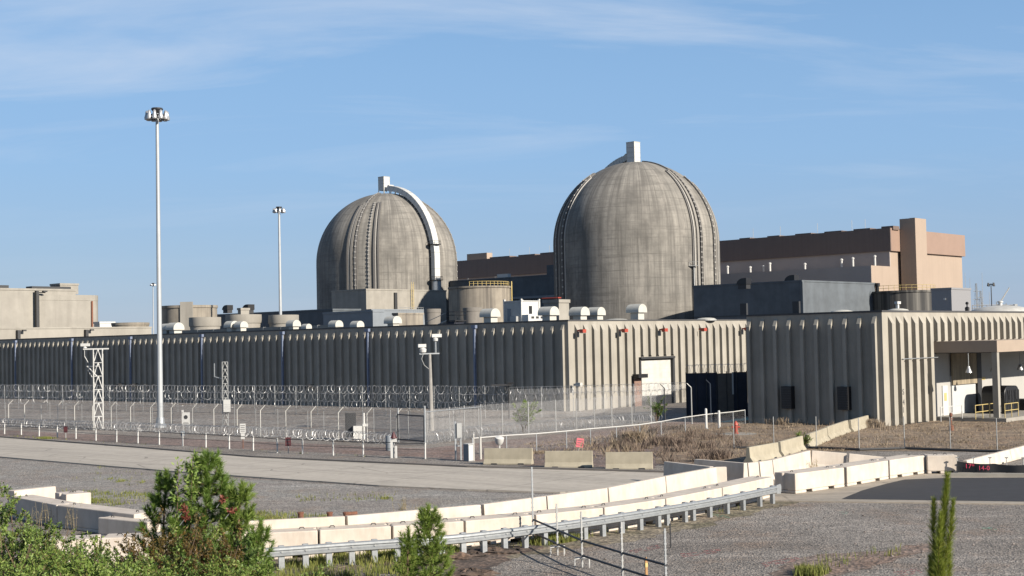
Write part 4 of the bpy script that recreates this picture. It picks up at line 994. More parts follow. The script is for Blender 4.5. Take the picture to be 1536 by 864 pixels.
    posts(t, L, 2.0, .028, M['galv_dull']); fence_panel(L, .05, 1.9, chainlink('faint_chain_link', .04, (.25,.25,.25)), t)
    MB().path([p+Vector((0, -.12, .07)) for p in L], .09, 5).build('bottom_rail', M['dark'], t)
    # white bollards
    for i, (px, py) in enumerate(((1059.5, 643.5), (1079, 642.5))):
        q = thing('white_bollard', ('left one of two white bollards on the railed fence before the navy screen', 'right one of two white bollards on the railed fence before the navy screen')[i], 'bollard', G(px, py), 0, 'white bollards')
        MB().tube((0, 0, 0), (0, 0, 1.5 - i*.2), .1, n=10).lathe([(.1, 1.5-i*.2), (.07, 1.58-i*.2), (.02, 1.6-i*.2)], 10).build('post', M['white'], q)
        MB().lathe([(.16, 0), (.16, .06), (.11, .08)], 10).build('base', M['galv'], q)
    # slim marker posts standing in the gravel between the fences
    spots = [(8, 630), (37, 634), (75, 628), (99, 637), (123, 633), (175, 632), (201, 634), (229, 640), (259, 637), (352, 641), (384, 645), (417, 646), (462, 649), (486, 650)]
    near = ['nearest the left edge', 'second from the left edge', 'third from the left edge', 'just left of the white lattice tower', 'close left of the lattice tower foot', 'right of the lattice tower', 'midway between lattice tower and light mast', 'just left of the light mast foot', 'between the light mast and white sign board', 'just right of the slim lattice tower', 'below the white road sign', 'first right of the white road sign', 'second right of the white road sign', 'third right of the white road sign']
    for (px, py), n in zip(spots, near):
        q = thing('marker_post', 'slim grey marker post in the gravel strip, ' + n, 'marker post', G(px, py), 0, 'slim posts in the gravel strip')
        MB().tube((0, 0, 0), (0, 0, 1.7), .022, n=5).lathe([(.03, 1.7), (.03, 1.78), (.01, 1.8)], 6).build('post', M['galv_dull'], q)

# ------------------------------------------------------------------ barriers
def seg_thing(name, label, cat, a, b, group): 
    d = b-a; d.z = 0; return thing(name, label, cat, ((a.x+b.x)/2, (a.y+b.y)/2, 0), math.atan2(d.y, d.x), group), d.length
def cblock(label, a, b, group, wd=1.05, h=.9, back=1, slots=True, z0=0.0):
    """big cream block: front face from a to b (front top edge), groove at each end, fork slots below"""
    a, b = Vector((a.x, a.y, 0)), Vector((b.x, b.y, 0)); d = (b-a).normalized(); n = Vector((-d.y, d.x, 0))*back
    off = n*wd/2; t, L = seg_thing('concrete_block_barrier', label, 'barrier block', a+off, b+off, group); t.location.z = z0; x = L/2-.035; y = wd/2
    g = .09; s = MB()
    s.prism([(-x, -y), (x, -y), (x, -g*1.6), (x-g, -g), (x-g, g), (x, g*1.6), (x, y), (-x, y), (-x, g*1.6), (-x+g, g), (-x+g, -g), (-x, -g*1.6)], .13, h)
    w = .21
    xs = [-x, -x*.45-w, -x*.45+w, x*.45-w, x*.45+w, x] if slots else [-x, x]
    for i in range(0, len(xs), 2):
        l, r = xs[i], xs[i+1]; s.extrude_y([(l, 0), (r, 0), (r, .13), (l, .13)], -y, y)
    s.build('body', M['cream'], t, bevel=.035)
    for e in (-1, 1):
        MB().path([(e*(x-.5)-.09, 0, h-.02), (e*(x-.5)-.06, 0, h+.06), (e*(x-.5)+.06, 0, h+.06), (e*(x-.5)+.09, 0, h-.02)], .018, 5).build('lifting_loop', M['dark'], t)
    return t
def cwall(label, a, b, group, h=1.2, wb=.5, wt=.22, m='cream', name='barrier_wall', cat='barrier wall', low=.12):
    t, L = seg_thing(name, label, cat, Vector((a.x, a.y, 0)), Vector((b.x, b.y, 0)), group); x = L/2-.03
    s = MB().extrude([(-wb/2, 0), (wb/2, 0), (wb/2, low), (wt*.75, low+.22), (wt/2, h), (-wt/2, h), (-wt*.75, low+.22), (-wb/2, low)], -x, x)
    s.build('body', M[m], t, bevel=.02)
    s = MB()
    for e in (-.55, .55): s.extrude_y([(e*x-.2, -.01), (e*x+.2, -.01), (e*x+.16, .08), (e*x-.16, .08)], -wb/2-.004, wb/2+.004)
    s.build('drain_slot', M['dark'], t)
    return t
def build_barriers():
    # front row behind the guard rail: front top edges at z .9
    B = [(40, 812.5), (150, 807), (262, 803.5), (370, 800.5), (478, 795.5), (588, 789), (697, 781.5), (803, 772.5), (906, 761.5), (999, 748), (1084, 731.5), (1161, 715)]
    lb = ['cream block of the front row half hidden by bushes at the lower left', 'cream block of the front row left of the bronze shrub', 'cream block of the front row hidden behind the big pine clump', 'cream block of the front row just right of the big pine clump',
          'cream block of the front row between big pine clump and small pine', 'cream block of the front row directly behind the small pine', 'cream block of the front row just right of the small pine', 'cream block of the front row behind the tallest thin wire post',
          'cream block of the front row, third from the guard rail end', 'cream block of the front row, second from the guard rail end', 'cream block of the front row at the very end of the guard rail']
    for i in range(len(B)-1): cblock(lb[i], G(*B[i], .9), G(*B[i+1], .9), 'cream blocks behind the guard rail')
    # back row, taller and thinner: top edges at z 1.2
    A = [(368, 781.5), (518, 774), (722, 756.4), (817, 744), (909, 731.8), (995, 714.5), (1072, 700.5), (1090, 700)]
    la = ['tall thin cream wall of the back row just right of the big pine clump', 'tall thin cream wall of the back row with weeds before it, above the small pine', 'tall thin cream wall of the back row left of the tallest thin wire post', 'tall thin cream wall of the back row right of the tallest thin wire post',
          'tall thin cream wall of the back row, second from its right end', 'tall thin cream wall with the longest clean face, near the back row right end', 'short stub of cream wall closing the right end of the back row']
    for i in range(len(A)-1): cwall(la[i], G(*A[i], 1.2), G(*A[i+1], 1.2), 'tall cream walls of the back row')
    # shaded walls seen from inside, then the sunlit run to the right
    Wl = [((998, 692), (1068, 700), 'shaded cream wall leading off to the left behind the end of the back row'), ((1043, 688.5), (1119, 694.5), 'second shaded cream wall, farther right, its lit end facing the camera'),
          ((1119, 694.5), (1136, 692.8), 'narrow sunlit cream wall end next to the shaded wall, left one'), ((1136, 692.8), (1156, 690), 'narrow sunlit cream wall end, right one, above the end of the guard rail'),
          ((1156, 690), (1213, 675.5), 'sunlit cream wall rising to the highest corner of the right run'), ((1447, 690.5), (1512, 674.5), 'long cream wall climbing towards the right edge above the black banner'), ((1512, 674.5), (1600, 652), 'cream wall cut off by the right edge of the photo')]
    for a, b, lab in Wl:
        hh = .62 if a[0] > 1400 else (1.06 if a[0] < 1100 else 1.0)
        cwall(lab, G(*a, hh), G(*b, hh), 'cream walls of the right run', hh, *(([.4, .2]) if hh < .9 else ([.5, .22])))
    for pa, pb, Y, lab in (((1214, 675.5), (1268, 679.8), 73, 'sunlit cream wall falling right from the highest corner'), ((1269, 679.9), (1330, 686), 72.6, 'sunlit cream wall behind the third right hand block')):
        a, b = W(*pa, Y), W(*pb, Y-.2); t = cwall(lab, a, b, 'cream walls of the right run', 1.0); t.location.z = (a.z+b.z)/2-1.0
        d = b-a; t.rotation_euler = (0, -math.atan2(d.z, math.hypot(d.x, d.y)), math.atan2(d.y, d.x))
    # right hand blocks
    for a, b, lab in (((1192, 710.5), (1267, 701), 'cream block with its grooved shaded end showing, right of the guard rail end'), ((1270, 700.6), (1333, 690.5), 'cream block with two fork slots, second of the right group'),
                      ((1334, 690.3), (1387.5, 683), 'cream block at the tip of the asphalt, third of the right group')):
        cblock(lab, G(*a, .95), G(*b, .95), 'cream blocks of the right group', 1.15, z0=.05)
    cblock('cream block turned away, between the third right block and the black banner', G(1389.5, 683.6, .95), G(1437, 683.0, .95), 'cream blocks of the right group', 1.0, z0=.05)
    # left group
    cwall('pale barrier lying farthest left, partly behind the tall bush', G(16, 736, 1.0), G(80, 729, 1.0), 'cream barriers of the left group', 1.0, .6, .45)
    cblock('large pale block with a bright front face at the left group end', G(98, 742, .95), G(138, 738.5, .95), 'cream barriers of the left group', 1.3, .95)
    for a, b, lab in (((16, 744.5), (85, 757.5), 'barrier of the left group with a shaded face, left half'), ((85, 757.5), (202, 771.5), 'barrier of the left group with a shaded face, right half running to the pine')):
        cblock(lab, G(*a, .9), G(*b, .9), 'cream barriers of the left group', .95, .9, 1, False)
    cblock('low shaded barrier with a pale top edge close left of the big pine', G(146, 776, .75), G(222, 783.5, .75), 'cream barriers of the left group', .6, .75, 1, False)
    # old jersey barriers
    J = [((726, 696.3), (800, 696.3), 'weathered tan road barrier nearest the pale blue box, left of three'), ((817, 701.3), (890, 701.0), 'weathered tan road barrier, middle of the three'), ((908, 703.8), (980, 703.4), 'weathered tan road barrier, right of the three'),
         ((1122, 694), (1166, 685.5), 'old grey barrier lowest of the line climbing to the fluted hall'), ((1169, 684.5), (1203, 674.5), 'old grey barrier, second of the line climbing to the fluted hall'), ((1210, 672.5), (1239, 660.5), 'old grey barrier behind the green weed, third of the climbing line'),
         ((1239.5, 659.5), (1271, 648), 'old grey barrier, fourth of the line climbing to the fluted hall'), ((1275, 648), (1304, 639), 'old grey barrier at the hall corner, last of the climbing line')]
    for i, (a, b, lab) in enumerate(J): cwall(lab, G(*a), G(*b), 'three tan road barriers' if i < 3 else 'old barriers climbing to the hall', .92 if i < 3 else .86, .6, .18, 'jersey', 'road_barrier', 'road barrier', .08)

# ------------------------------------------------------------------ guard rail, wire posts, small things
def build_guardrail():
    T = [(397, 821.5), (520, 812.5), (640, 805), (700, 799.7), (778, 790.5), (880, 777), (960, 765), (1040, 752), (1100, 741), (1161, 728.5)]
    P = [G(*p, .74) for p in T]; t = thing('guard_rail', 'galvanised corrugated guard rail on steel posts in front of the cream blocks', 'guard rail')
    prof = [(0, 0), (.075, -.035), (.08, -.09), (.012, -.135), (.012, -.175), (.08, -.22), (.075, -.275), (0, -.31)]
    vs = []; fs = []; n = len(prof)
    fine = []
    for i in range(len(P)-1):
        for k in range(6): fine.append(P[i].lerp(P[i+1], k/6))
    fine.append(P[-1])
    for it in range(6): fine = [fine[0]] + [fine[i-1]*.25+fine[i]*.5+fine[i+1]*.25 for i in range(1, len(fine)-1)] + [fine[-1]]
    m = len(fine)
    for i, p in enumerate(fine):
        d = (fine[min(i+1, m-1)]-fine[max(i-1, 0)]); d.z = 0; d.normalize(); out = Vector((d.y, -d.x, 0))
        for o, z in prof: vs.append(Vector((p.x, p.y, .74)) + out*(o+.08) + Vector((0, 0, z)))
    for i in range(m-1):
        for k in range(n-1): fs.append((i*n+k, (i+1)*n+k, (i+1)*n+k+1, i*n+k+1))
    s = MB(); s.add(vs, fs); r = s.build('rail', M['galv'], t); so = r.modifiers.new('thick', 'SOLIDIFY'); so.thickness = .006
    a, b = fine[-2], fine[-1]; d = (b-a).normalized(); out = Vector((d.y, -d.x, 0)); p = b
    s = MB(); q = [Vector((p.x, p.y, .74))+out*.10+d*x+Vector((0, 0, z)) for x, z in ((-.02, .02), (.35, .05), (.42, -.06), (.40, -.28), (.33, -.36), (-.02, -.33))]
    s.add([*q, *[v+out*.03 for v in q]], [(0,1,2,3,4,5), (11,10,9,8,7,6)] + [(i, (i+1) % 6, 6+(i+1) % 6, 6+i) for i in range(6)]); s.build('end_terminal', M['galv'], t)
    for px in (416, 452, 487, 521, 555, 589, 623, 655, 687, 718, 749, 780, 809, 839, 869, 896, 924, 952, 979, 992, 1019, 1031, 1056, 1082, 1106, 1131, 1150):
        p = min(fine, key=lambda v: abs(v.x/v.y - (px-768)/F)); k = (px-768)/F
        i = fine.index(p); j = min(max(i, 1), m-2); d = (fine[j+1]-fine[j-1]).normalized(); q = p + d*((k*p.y-p.x)/(d.x-k*d.y))
        rz = math.atan2(d.y, d.x); c = Vector((q.x, q.y, 0)); o = MB().box(-.09, .09, -.07, .08, 0, .765).build('post', M['galv'], t); o.location = c; o.rotation_euler = (0, 0, rz)
        MB().box(-.06, .06, -.08, -.072, .52, .7).box(-.015, .015, -.175, -.17, .56, .62).build('bolt_plate', M['galv_dull'], o)
def build_small():
    # thin wire posts with dark cables
    pp = [(800, 815, 2.65), (836.5, 833, 1.68), (873.5, 851, 1.72), (934, 872, 1.72), (999.5, 893, 1.82)]
    labs = ['tallest thin notched steel post, at the head of the dark cables', 'thin steel post with white pronged foot, second along the dark cables', 'thin steel post with white pronged foot, third along the dark cables', 'thin steel post, fourth along the dark cables', 'thin pale steel post at the near end of the dark cables']
    pts = []
    for i, ((px, py, h), lab) in enumerate(zip(pp, labs)):
        c = G(px, py); pts.append(c); q = thing('wire_post', lab, 'steel post', c, .3, 'thin steel posts with dark cables')
        s = MB().box(-.022, .022, -.022, .022, 0, h)
        for k in range(int(h/.16)): s.box(-.034, .034, -.026, .026, .1+k*.16, .145+k*.16)
        s.build('post', M['galv'] if i in (0, 4) else M['galv_dull'], q)
        if i in (1, 2):
            s = MB()
            for k in range(4):
                a = k*math.pi/2+.4; s.path([(0, 0, .28), (.32*math.cos(a), .32*math.sin(a), .28), (.32*math.cos(a), .32*math.sin(a), .02)], .016, 4)
            s.build('pronged_foot', M['white'], q)
    for i, (z, lab) in enumerate(((.82, 'upper dark cable strung along the thin steel posts'), (.36, 'lower dark cable strung along the thin steel posts'))):
        o = MB().path([p+Vector((.03, -.03, z-.06*math.sin(math.pi*k))) for k, p in ((0, pts[0]), (0, pts[1]), (0, pts[2]), (0, pts[3]), (0, pts[4]))], .034, 6).build('cable', M['cable']); tag(o, lab, 'cable', 'dark cables on the thin posts')
    c = G(1006, 822); q = thing('short_stake', 'short thin grey stake beside the near end of the cables', 'stake', c, 0); MB().tube((0, 0, 0), (0, 0, .75), .025, n=5).lathe([(.035, .75), (.035, .8), (.01, .82)], 6).build('post', M['dark'], q)
    c = G(970, 877); q = thing('wooden_stake', 'short orange brown wooden stake at the bottom edge between the cable posts', 'stake', c, .5); MB().box(-.04, .04, -.02, .02, 0, .72).extrude_y([(-.04, .72), (.04, .72), (0, .8)], -.02, .02).build('post', plain('raw_wood', (.42, .24, .11), .9), q)
    MB().box(-.043, .043, -.023, .023, .5, .62).build('paint_band', M['yellow'], q)
    # rusty pipe stubs behind the back row
    for i, (px, py, lab) in enumerate(((451, 776, 'short rusty pipe stub behind the back row, left one by the big pine'), (494.5, 774.5, 'short rusty pipe stub behind the back row, middle one'), (519, 774, 'rusty pipe stub with a side branch behind the back row, right one'))):
        c = G(px, py, 1.1); c.z = 0; c.y += .5; c.x *= 1+.5/c.y; q = thing('rusty_pipe_stub', lab, 'pipe stub', c, .4, 'rusty pipe stubs'); zt = ztop(px, 768, c.y); MB().tube((0, 0, 0), (0, 0, zt-.04), .1, n=10).lathe([(.12, zt-.05), (.12, zt), (.02, zt+.01)], 10).build('stub', M['rust'], q)
        if i == 2: MB().tube((0, 0, zt-.08), (.4, 0, zt-.08), .08, n=8).build('side_branch', M['rust'], q)
    # camera pole
    c = G(647.5, 646); h = ztop(644, 531, c.y); q = thing('camera_pole', 'tapered weathered pole with two white cameras on a crossarm, left of the dense mesh', 'camera pole', c, .25)
    MB().tube((0, 0, 0), (-.05, 0, h), .22, .12, 12).build('pole', M['wood'], q, smooth=True)
    o = MB().box(-.9, .75, -.06, .06, h-.02, h+.08).build('crossarm', M['galv'], q)
    s = MB().tube((.45, 0, h+.08), (.45, 0, h+1.0), .07).build('riser', M['galv'], q)
    MB().lathe([(.05, h+.08), (.26, h+.15), (.3, h+.4), (.12, h+.55)], 12, -.6, 0).box(-1.0, -.35, -.16, .16, h+.55, h+.82).build('camera', M['white'], q)
    MB().lathe([(.05, h+1.0), (.2, h+1.05), (.22, h+1.25), (.1, h+1.35)], 12, .45, 0).box(.15, .95, -.16, .16, h+1.35, h+1.62).build('camera', M['white'], q)
    MB().path([(-.6, -.1, h), (-.75, -.15, h-.4), (-.55, -.2, h-.9), (-.2, -.22, h-1.2)], .03, 5).build('cable_loop', M['galv_dull'], q)
    # lattice camera tower and slim lattice mast
    def lattice(c, h, w, bays, r, m, q, rz):
        s = MB(); cs = [(w/2*math.cos(a+rz), w/2*math.sin(a+rz)) for a in (R(45), R(135), R(225), R(315))]
        for x, y in cs: s.tube((x, y, 0), (x, y, h), r, n=5)
        for k in range(bays):
            z0, z1 = h*k/bays, h*(k+1)/bays
            for i in range(4):
                (x0, y0), (x1, y1) = cs[i], cs[(i+1) % 4]; s.tube((x0, y0, z1), (x1, y1, z1), r*.8, n=4)
                mx, my = (x0+x1)/2, (y0+y1)/2; s.tube((x0, y0, z0), (mx, my, z1), r*.7, n=4); s.tube((x1, y1, z0), (mx, my, z1), r*.7, n=4)
        return s.build('lattice_frame', m, q)
    c = G(148, 645); h = ztop(148, 524, c.y); q = thing('lattice_tower', 'white square lattice camera tower behind the razor wire at the left', 'lattice tower', c, 0)
    lattice(c, h, 1.1, 6, .042, M['white'], q, .25)
    MB().box(-1.3, .95, -.1, .1, h-.02, h+.1).tube((-1.0, 0, h-1.5), (.1, 0, h-1.5), .05).tube((-.95, 0, h-1.5), (-.1, 0, h-2.4), .05).build('bracket', M['white'], q)
    MB().box(-1.5, -.75, -.17, .17, h+.3, h+.55).lathe([(.08, h+.1), (.17, h+.15), (.15, h+.3)], 10, -1.15, 0).build('camera', M['white'], q)
    MB().path([(-1.2, 0, h), (-1.2, 0, h-.6), (-.8, 0, h-1.3), (-.9, 0, h-1.9), (-.45, 0, h-2.6), (-.3, 0, h-3.3)], .035, 5).build('cable_loop', M['galv_dull'], q)
    c = G(338.5, 640); h = ztop(338, 543, c.y); q = thing('slim_lattice_mast', 'slim grey lattice mast with a white box, right of the tall light mast', 'lattice mast', c, 0)
    lattice(c, h, .68, 9, .038, M['galv_dull'], q, .2)
    MB().path([(-.25, 0, h-1.5), (-.95, 0, h-1.3), (-.95, 0, h-.1)], .05, 5).build('bracket', M['galv'], q)
    MB().box(-.05, .52, -.62, -.3, h*.23, h*.42).build('control_box', M['white'], q)
    # signs
    def sign(name, label, px, py, pw, ph, pbase, m, rows=0, postm=None, group=None, two=None, dz=0, by=None, thick=.04):
        c = G(px, pbase); k = mpp(c.y); z1 = ztop(px, py, c.y)+ph*k/2; z0 = z1-ph*k; w = pw*k; q = thing(name, label, 'sign', c, 0, group)
        o = MB().box(-w/2, w/2, -thick/2, thick/2, z0, z1).build('panel', m, q)
        for i in range(rows):
            z = z1-(i+1)*ph*k/(rows+1); a = w*(.36 if i % 2 else .40); MB().box(-a, a, -thick/2-.004, -thick/2-.001, z-.02, z+.02).build('text_line', M['char'], o)
        for x in ((-w*.35, w*.35) if two else (0,)): MB().tube((x, .04, 0), (x, .04, z1 if not two else z0+.1), .03, n=6).build('post', postm or M['galv_dull'], q)
        return q, z0, z1, w, o
    q, z0, z1, w, o = sign('sign_board', 'white sign board with a small dark emblem, right of the tall light mast', 279, 628, 12, 19, 648, M['white'], 0, two=True)
    MB().lathe([(.001, -.004), (.17, -.004), (.17, .004), (.001, .004)], 16).build('emblem', M['dark'], o).matrix_local = Matrix.Translation((0, -.03, z0+(z1-z0)*.62)) @ Matrix.Rotation(R(90), 4, 'X')
    MB().box(-w*.36, w*.36, -.024, -.021, z0+.1, z0+.14).box(-w*.3, w*.3, -.024, -.021, z0+.2, z0+.23).build('text_line', M['char'], o)
    MB().box(-w*.5, -w*.3, -.12, .12, z1, z1+.2).build('top_lamp', M['white'], q)
    q, z0, z1, w, o = sign('road_sign', 'white notice with dark lines and a smaller white plate below, on a rusty post', 364.5, 642.5, 8.5, 14, 673, M['white'], 4, M['rust'])
    MB().box(-w*.33, w*.33, -.02, .02, z0-.42, z0-.02).build('lower_plate', M['white'], q)
    sign('small_maroon_sign', 'small maroon plate on the cable fence below the white lattice tower', 98.5, 644, 5.5, 9.5, 657, M['maroon'], 0, group='maroon plates on the cable fence')
    sign('small_maroon_sign', 'small maroon plate on the cable fence right of the white road notice', 432.5, 662.5, 8.5, 13, 680, M['maroon'], 2, group='maroon plates on the cable fence')
    sign('small_grey_sign', 'small blue grey plate on the cable fence between light mast and road notice', 274.5, 650, 6, 7, 669, M['steelblue'])
    sign('faded_red_sign', 'tilted faded pink red notice in the dry grass before the railed fence', 868, 664, 11.5, 13.5, 676, M['pink'], 3)[0].rotation_euler = (R(4), R(9), .3)
    # gate kit: marker post, keypad post, pale box, spotlight, control cabinet
    c = G(591, 687); q = thing('capped_marker', 'white twin post marker with a pointed red brown cap beside the sliding gate', 'marker', c, 0); k = mpp(c.y)
    MB().box(-.2, -.06, -.06, .06, 0, 1.0).box(.08, .2, -.06, .06, 0, .75).box(-.2, .2, -.07, .07, 1.0, 1.1).box(-.13, .17, -.08, .08, 1.1, 1.22).build('post', M['white'], q)
    MB().lathe([(.2, 1.22), (.19, 1.28), (.03, 1.62)], 8).build('cap', M['maroon'], q)
    c = G(584, 676); q = thing('blue_drum', 'small blue grey drum half hidden left of the red capped marker', 'drum', c, 0); MB().lathe([(.22, 0), (.24, .1), (.24, .9), (.2, 1.0)], 14).build('body', M['steelblue'], q, smooth=True, sharp=30); MB().lathe([(.255, .45), (.255, .5)], 14).build('hoop', M['galv'], q)
    c = G(688, 690); q = thing('keypad_post', 'tall galvanised post with a grey cabinet at the top, right of the sliding gate', 'control post', c, .2); h = ztop(688, 632, c.y)
    MB().box(-.22, -.12, -.05, .05, 0, h).box(.1, .2, -.05, .05, 0, h*.92).box(-.2, .2, -.04, .04, h*.35, h*.38).build('frame', M['galv'], q); MB().box(-.1, .2, -.16, .08, h*.58, h*.96).build('cabinet', M['galv_dull'], q)
    c = G(703, 692.5); q = thing('pale_blue_box', 'pale blue grey upright cabinet next to the first tan road barrier', 'cabinet', c, ANG); h = ztop(703, 667, c.y)
    MB().box(0, .42, 0, .42, 0, h).build('body', M['steelblue'], q, bevel=.01); MB().box(-.02, .44, -.02, .44, h+.002, h+.04).build('lid', M['white'], q); MB().box(.02, .40, -.015, -.002, .05, h-.05).build('door', M['white'], q)
    for i, (px, pb, hh, lab) in enumerate(((711, 691.5, 1.55, 'thin white gate post right of the pale blue cabinet, left of a pair'), (721, 689, 1.3, 'thicker white gate post right of the pale blue cabinet, right of a pair'))):
        q = thing('gate_stub_post', lab, 'post', G(px, pb), 0, 'white gate stub posts'); MB().tube((0, 0, 0), (0, 0, hh), .04+.03*i, n=8).lathe([(.06+.03*i, hh), (.05+.03*i, hh+.05), (.01, hh+.07)], 8).build('post', M['white_dirty'], q)
    c = G(749.5, 682); q = thing('spotlight', 'round white spotlight on a short post above the first tan road barrier', 'spotlight', c, .4); z = ztop(749.5, 660, c.y)
    MB().tube((0, 0, 0), (0, 0, z-.25), .05).build('post', M['white'], q); o = MB().lathe([(.02, -.3), (.2, -.26), (.28, -.08), (.28, .16), (.05, .24)], 16).build('lamp_head', M['white'], q, smooth=True); o.matrix_local = Matrix.Translation((0, 0, z)) @ Matrix.Rotation(R(20), 4, 'X')
    MB().lathe([(.36, .0), (.3, .12), (.02, .14)], 12, .5, -.3).build('foot', M['white_dirty'], q)
    c = G(537, 660); q = thing('equipment_cabinet', 'white equipment box with a dark rack and pole between the fences left of the gate', 'cabinet', c, .2)
    MB().box(-.35, .3, -.2, .2, .1, 1.05).build('box', M['white'], q); MB().box(-.9, -.1, .25, .4, .2, 2.0).build('rack', M['dark'], q); MB().tube((.45, 0, 0), (.45, 0, 2.0), .09).box(.35, .75, -.1, .1, 1.0, 1.2).build('pole', M['white'], q)
    # hydrant, teal sheet
    c = G(1104, 651); q = thing('fire_hydrant', 'red fire hydrant on a pale pad in the dry field near the hall corner', 'hydrant', c, 0)
    MB().lathe([(.2, 0), (.2, .06), (.13, .1), (.13, .62), (.19, .65), (.17, .78), (.08, .88), (.05, .95)], 14).build('barrel', M['red'], q, smooth=True, sharp=35)
    MB().tube((-.3, 0, .5), (.3, 0, .5), .07, n=8).build('nozzle', M['red'], q); struct(MB().build('ground', M['conc'])) if False else None
    MB().lathe([(1.5, .016), (1.4, .022)], 24).build('pad', M['conc'], q).location = (0, 0, 0)
    a = G(1086, 634); q = thing('teal_tarpaulin', 'crumpled teal sheet lying against the fence by the navy screen', 'tarpaulin', a, .1); s = MB(); vs = []; fs = []; n = 14
    for j in range(4):
        for i in range(n): vs.append((i*.42, j*.45, max(.03, (.5-abs(j-1.5)*.2)*random.uniform(.5, 1.0)*math.sin(math.pi*(i+.5)/n))))
    fs = [(j*n+i, j*n+i+1, (j+1)*n+i+1, (j+1)*n+i) for j in range(3) for i in range(n-1)]; s.add(vs, fs); s.build('sheet', M['teal'], q, smooth=True)
    # loading bay: railings, covered machine, standpipe
    def rail(lab, p0, p1, z0, m, n=3):
        d = p1-p0; q = thing('safety_railing', lab, 'railing', (p0.x, p0.y, z0), math.atan2(d.y, d.x), 'railings of the loading bay'); L = d.length; 
        for k in range(n): MB().tube((L*k/(n-1), 0, 0), (L*k/(n-1), 0, 1.1), .035, n=6).build('post', m, q)
        s = MB()
        for z in (.55, 1.08): s.tube((0, 0, z), (L, 0, z), .03, n=6)
        s.build('rail', m, q)
    xc = loc_of(C2, C2+U*fit(C2, U, 1397)).x
    L2 = lambda x, y: C2 + U*x + V*y
    def LP(px, y): Q = C2+V*y; return Q + U*fit(Q, U, px)
    rail('white railing before the personnel door of the loading bay', LP(1405, -3.2), LP(1437, -3.2), .30, M['white'])
    rail('low yellow railing left of the black covered machine', LP(1457, -4.4), LP(1489, -4.4), .30, M['yellow'], 4)
    rail('yellow framed railing right of the corner column', LP(1501, -5.6), LP(1521, -5.6), .30, M['yellow'], 3)
    def machine(lab, P, w, d, h, name='covered_machine'):
        q = thing(name, lab, 'covered machine', (P.x, P.y, .305), ANG); s = MB(); r = w*.22; pf = [(-w/2, .12), (w/2, .12)] + [(w/2-r+r*math.cos(R(a)), h-r+r*math.sin(R(a))) for a in range(0, 91, 15)] + [(-w/2+r+r*math.cos(R(a)), h-r+r*math.sin(R(a))) for a in range(90, 181, 15)]
        s.extrude_y(pf, -d/2, d/2); s.build('tarp', M['tarp'], q, smooth=True, sharp=40, bevel=.06)
        s = MB()
        for k in range(7): x = -w/2+.15+k*(w-.3)/6; s.path([(x, -d/2-.03, h*.85), (x+random.uniform(-.12, .12), -d/2-.05, h*.5), (x+random.uniform(-.2, .2), -d/2-.04, .15)], .03, 4)
        s.build('tarp_fold', M['tarp'], q); MB().box(-w/2+.1, w/2-.1, -d/2+.1, d/2-.1, 0, .115).build('skid', M['dark'], q)
    p = G(1495, 622); x = fit(C2-V*2.6, U, 1495)
    machine('big machine wrapped in a shiny black tarp on the loading platform behind the corner column', C2 + U*x - V*2.6, 3.0, 2.0, 2.25)
    x = fit(C2-V*2.6, U, 1530); machine('low black covered crate at the right edge of the loading bay', C2 + U*x - V*2.6, 1.8, 1.2, .95, 'covered_crate')
    P = LP(1420, -6.3); q = thing('standpipe', 'small rusty standpipe in front of the white railing at the loading bay', 'standpipe', (P.x, P.y, 0), 0); MB().tube((0, 0, 0), (0, 0, 1.0), .06).lathe([(.18, 0), (.18, .35), (.1, .4)], 10).lathe([(.06, 1.0), (.13, 1.05), (.1, 1.25), (.03, 1.3)], 10).build('pipe', M['rust'], q); MB().tube((-.16, 0, .85), (.16, 0, .85), .04).build('wheel', M['rust'], q)
    # black cloth banner with pink lettering, on posts, and its kerb
    a = G(1436, 713); b = G(1560, 714); d = b-a; L = d.length; rz = math.atan2(d.y, d.x)
    kb = thing('low_kerb', 'low pale concrete kerb under the black cloth at the right edge', 'kerb', G(1422, 715.5), rz); MB().box(0, L+1, -.22, .12, .02, .2).build('kerb', M['conc'], kb)
    q = thing('black_cloth_fence', 'sagging black cloth fence with pink sprayed lettering at the right edge', 'cloth fence', a, rz); n = 40; vs = []; h = .62
    for i in range(n+1):
        x = L*i/n; ph = (x % 1.75)/1.75; top = h-.06*math.sin(math.pi*ph)**.8 - .13*min(1, x/2.0) + .08; y = .05*math.sin(x*4.1)
        vs += [(x, y, .14), (x, y+.02, top), (x, y+.012, .14), (x, y+.032, top)]
    s = MB(); s.add(vs, [f for i in range(n) for f in ((4*i, 4*i+4, 4*i+5, 4*i+1), (4*i+3, 4*i+7, 4*i+6, 4*i+2), (4*i+1, 4*i+5, 4*i+7, 4*i+3))]); cl = s.build('cloth', M['tarp'], q)
    for k in range(6): x = k*L/5+.02; MB().tube((x, .06, 0), (x, .06, .85 if k else .8), .025, n=6).box(x-.08, x+.08, .02, .10, .85, .9).build('post', M['galv_dull'], q)
    letter('sprayed_lettering', '17*', .32, M['pinkink'], q, (.36, -.09, .36), (R(90), 0, 0)); letter('sprayed_lettering', '14-0', .30, M['pinkink'], q, (.98, -.09, .28), (R(90), 0, 0))
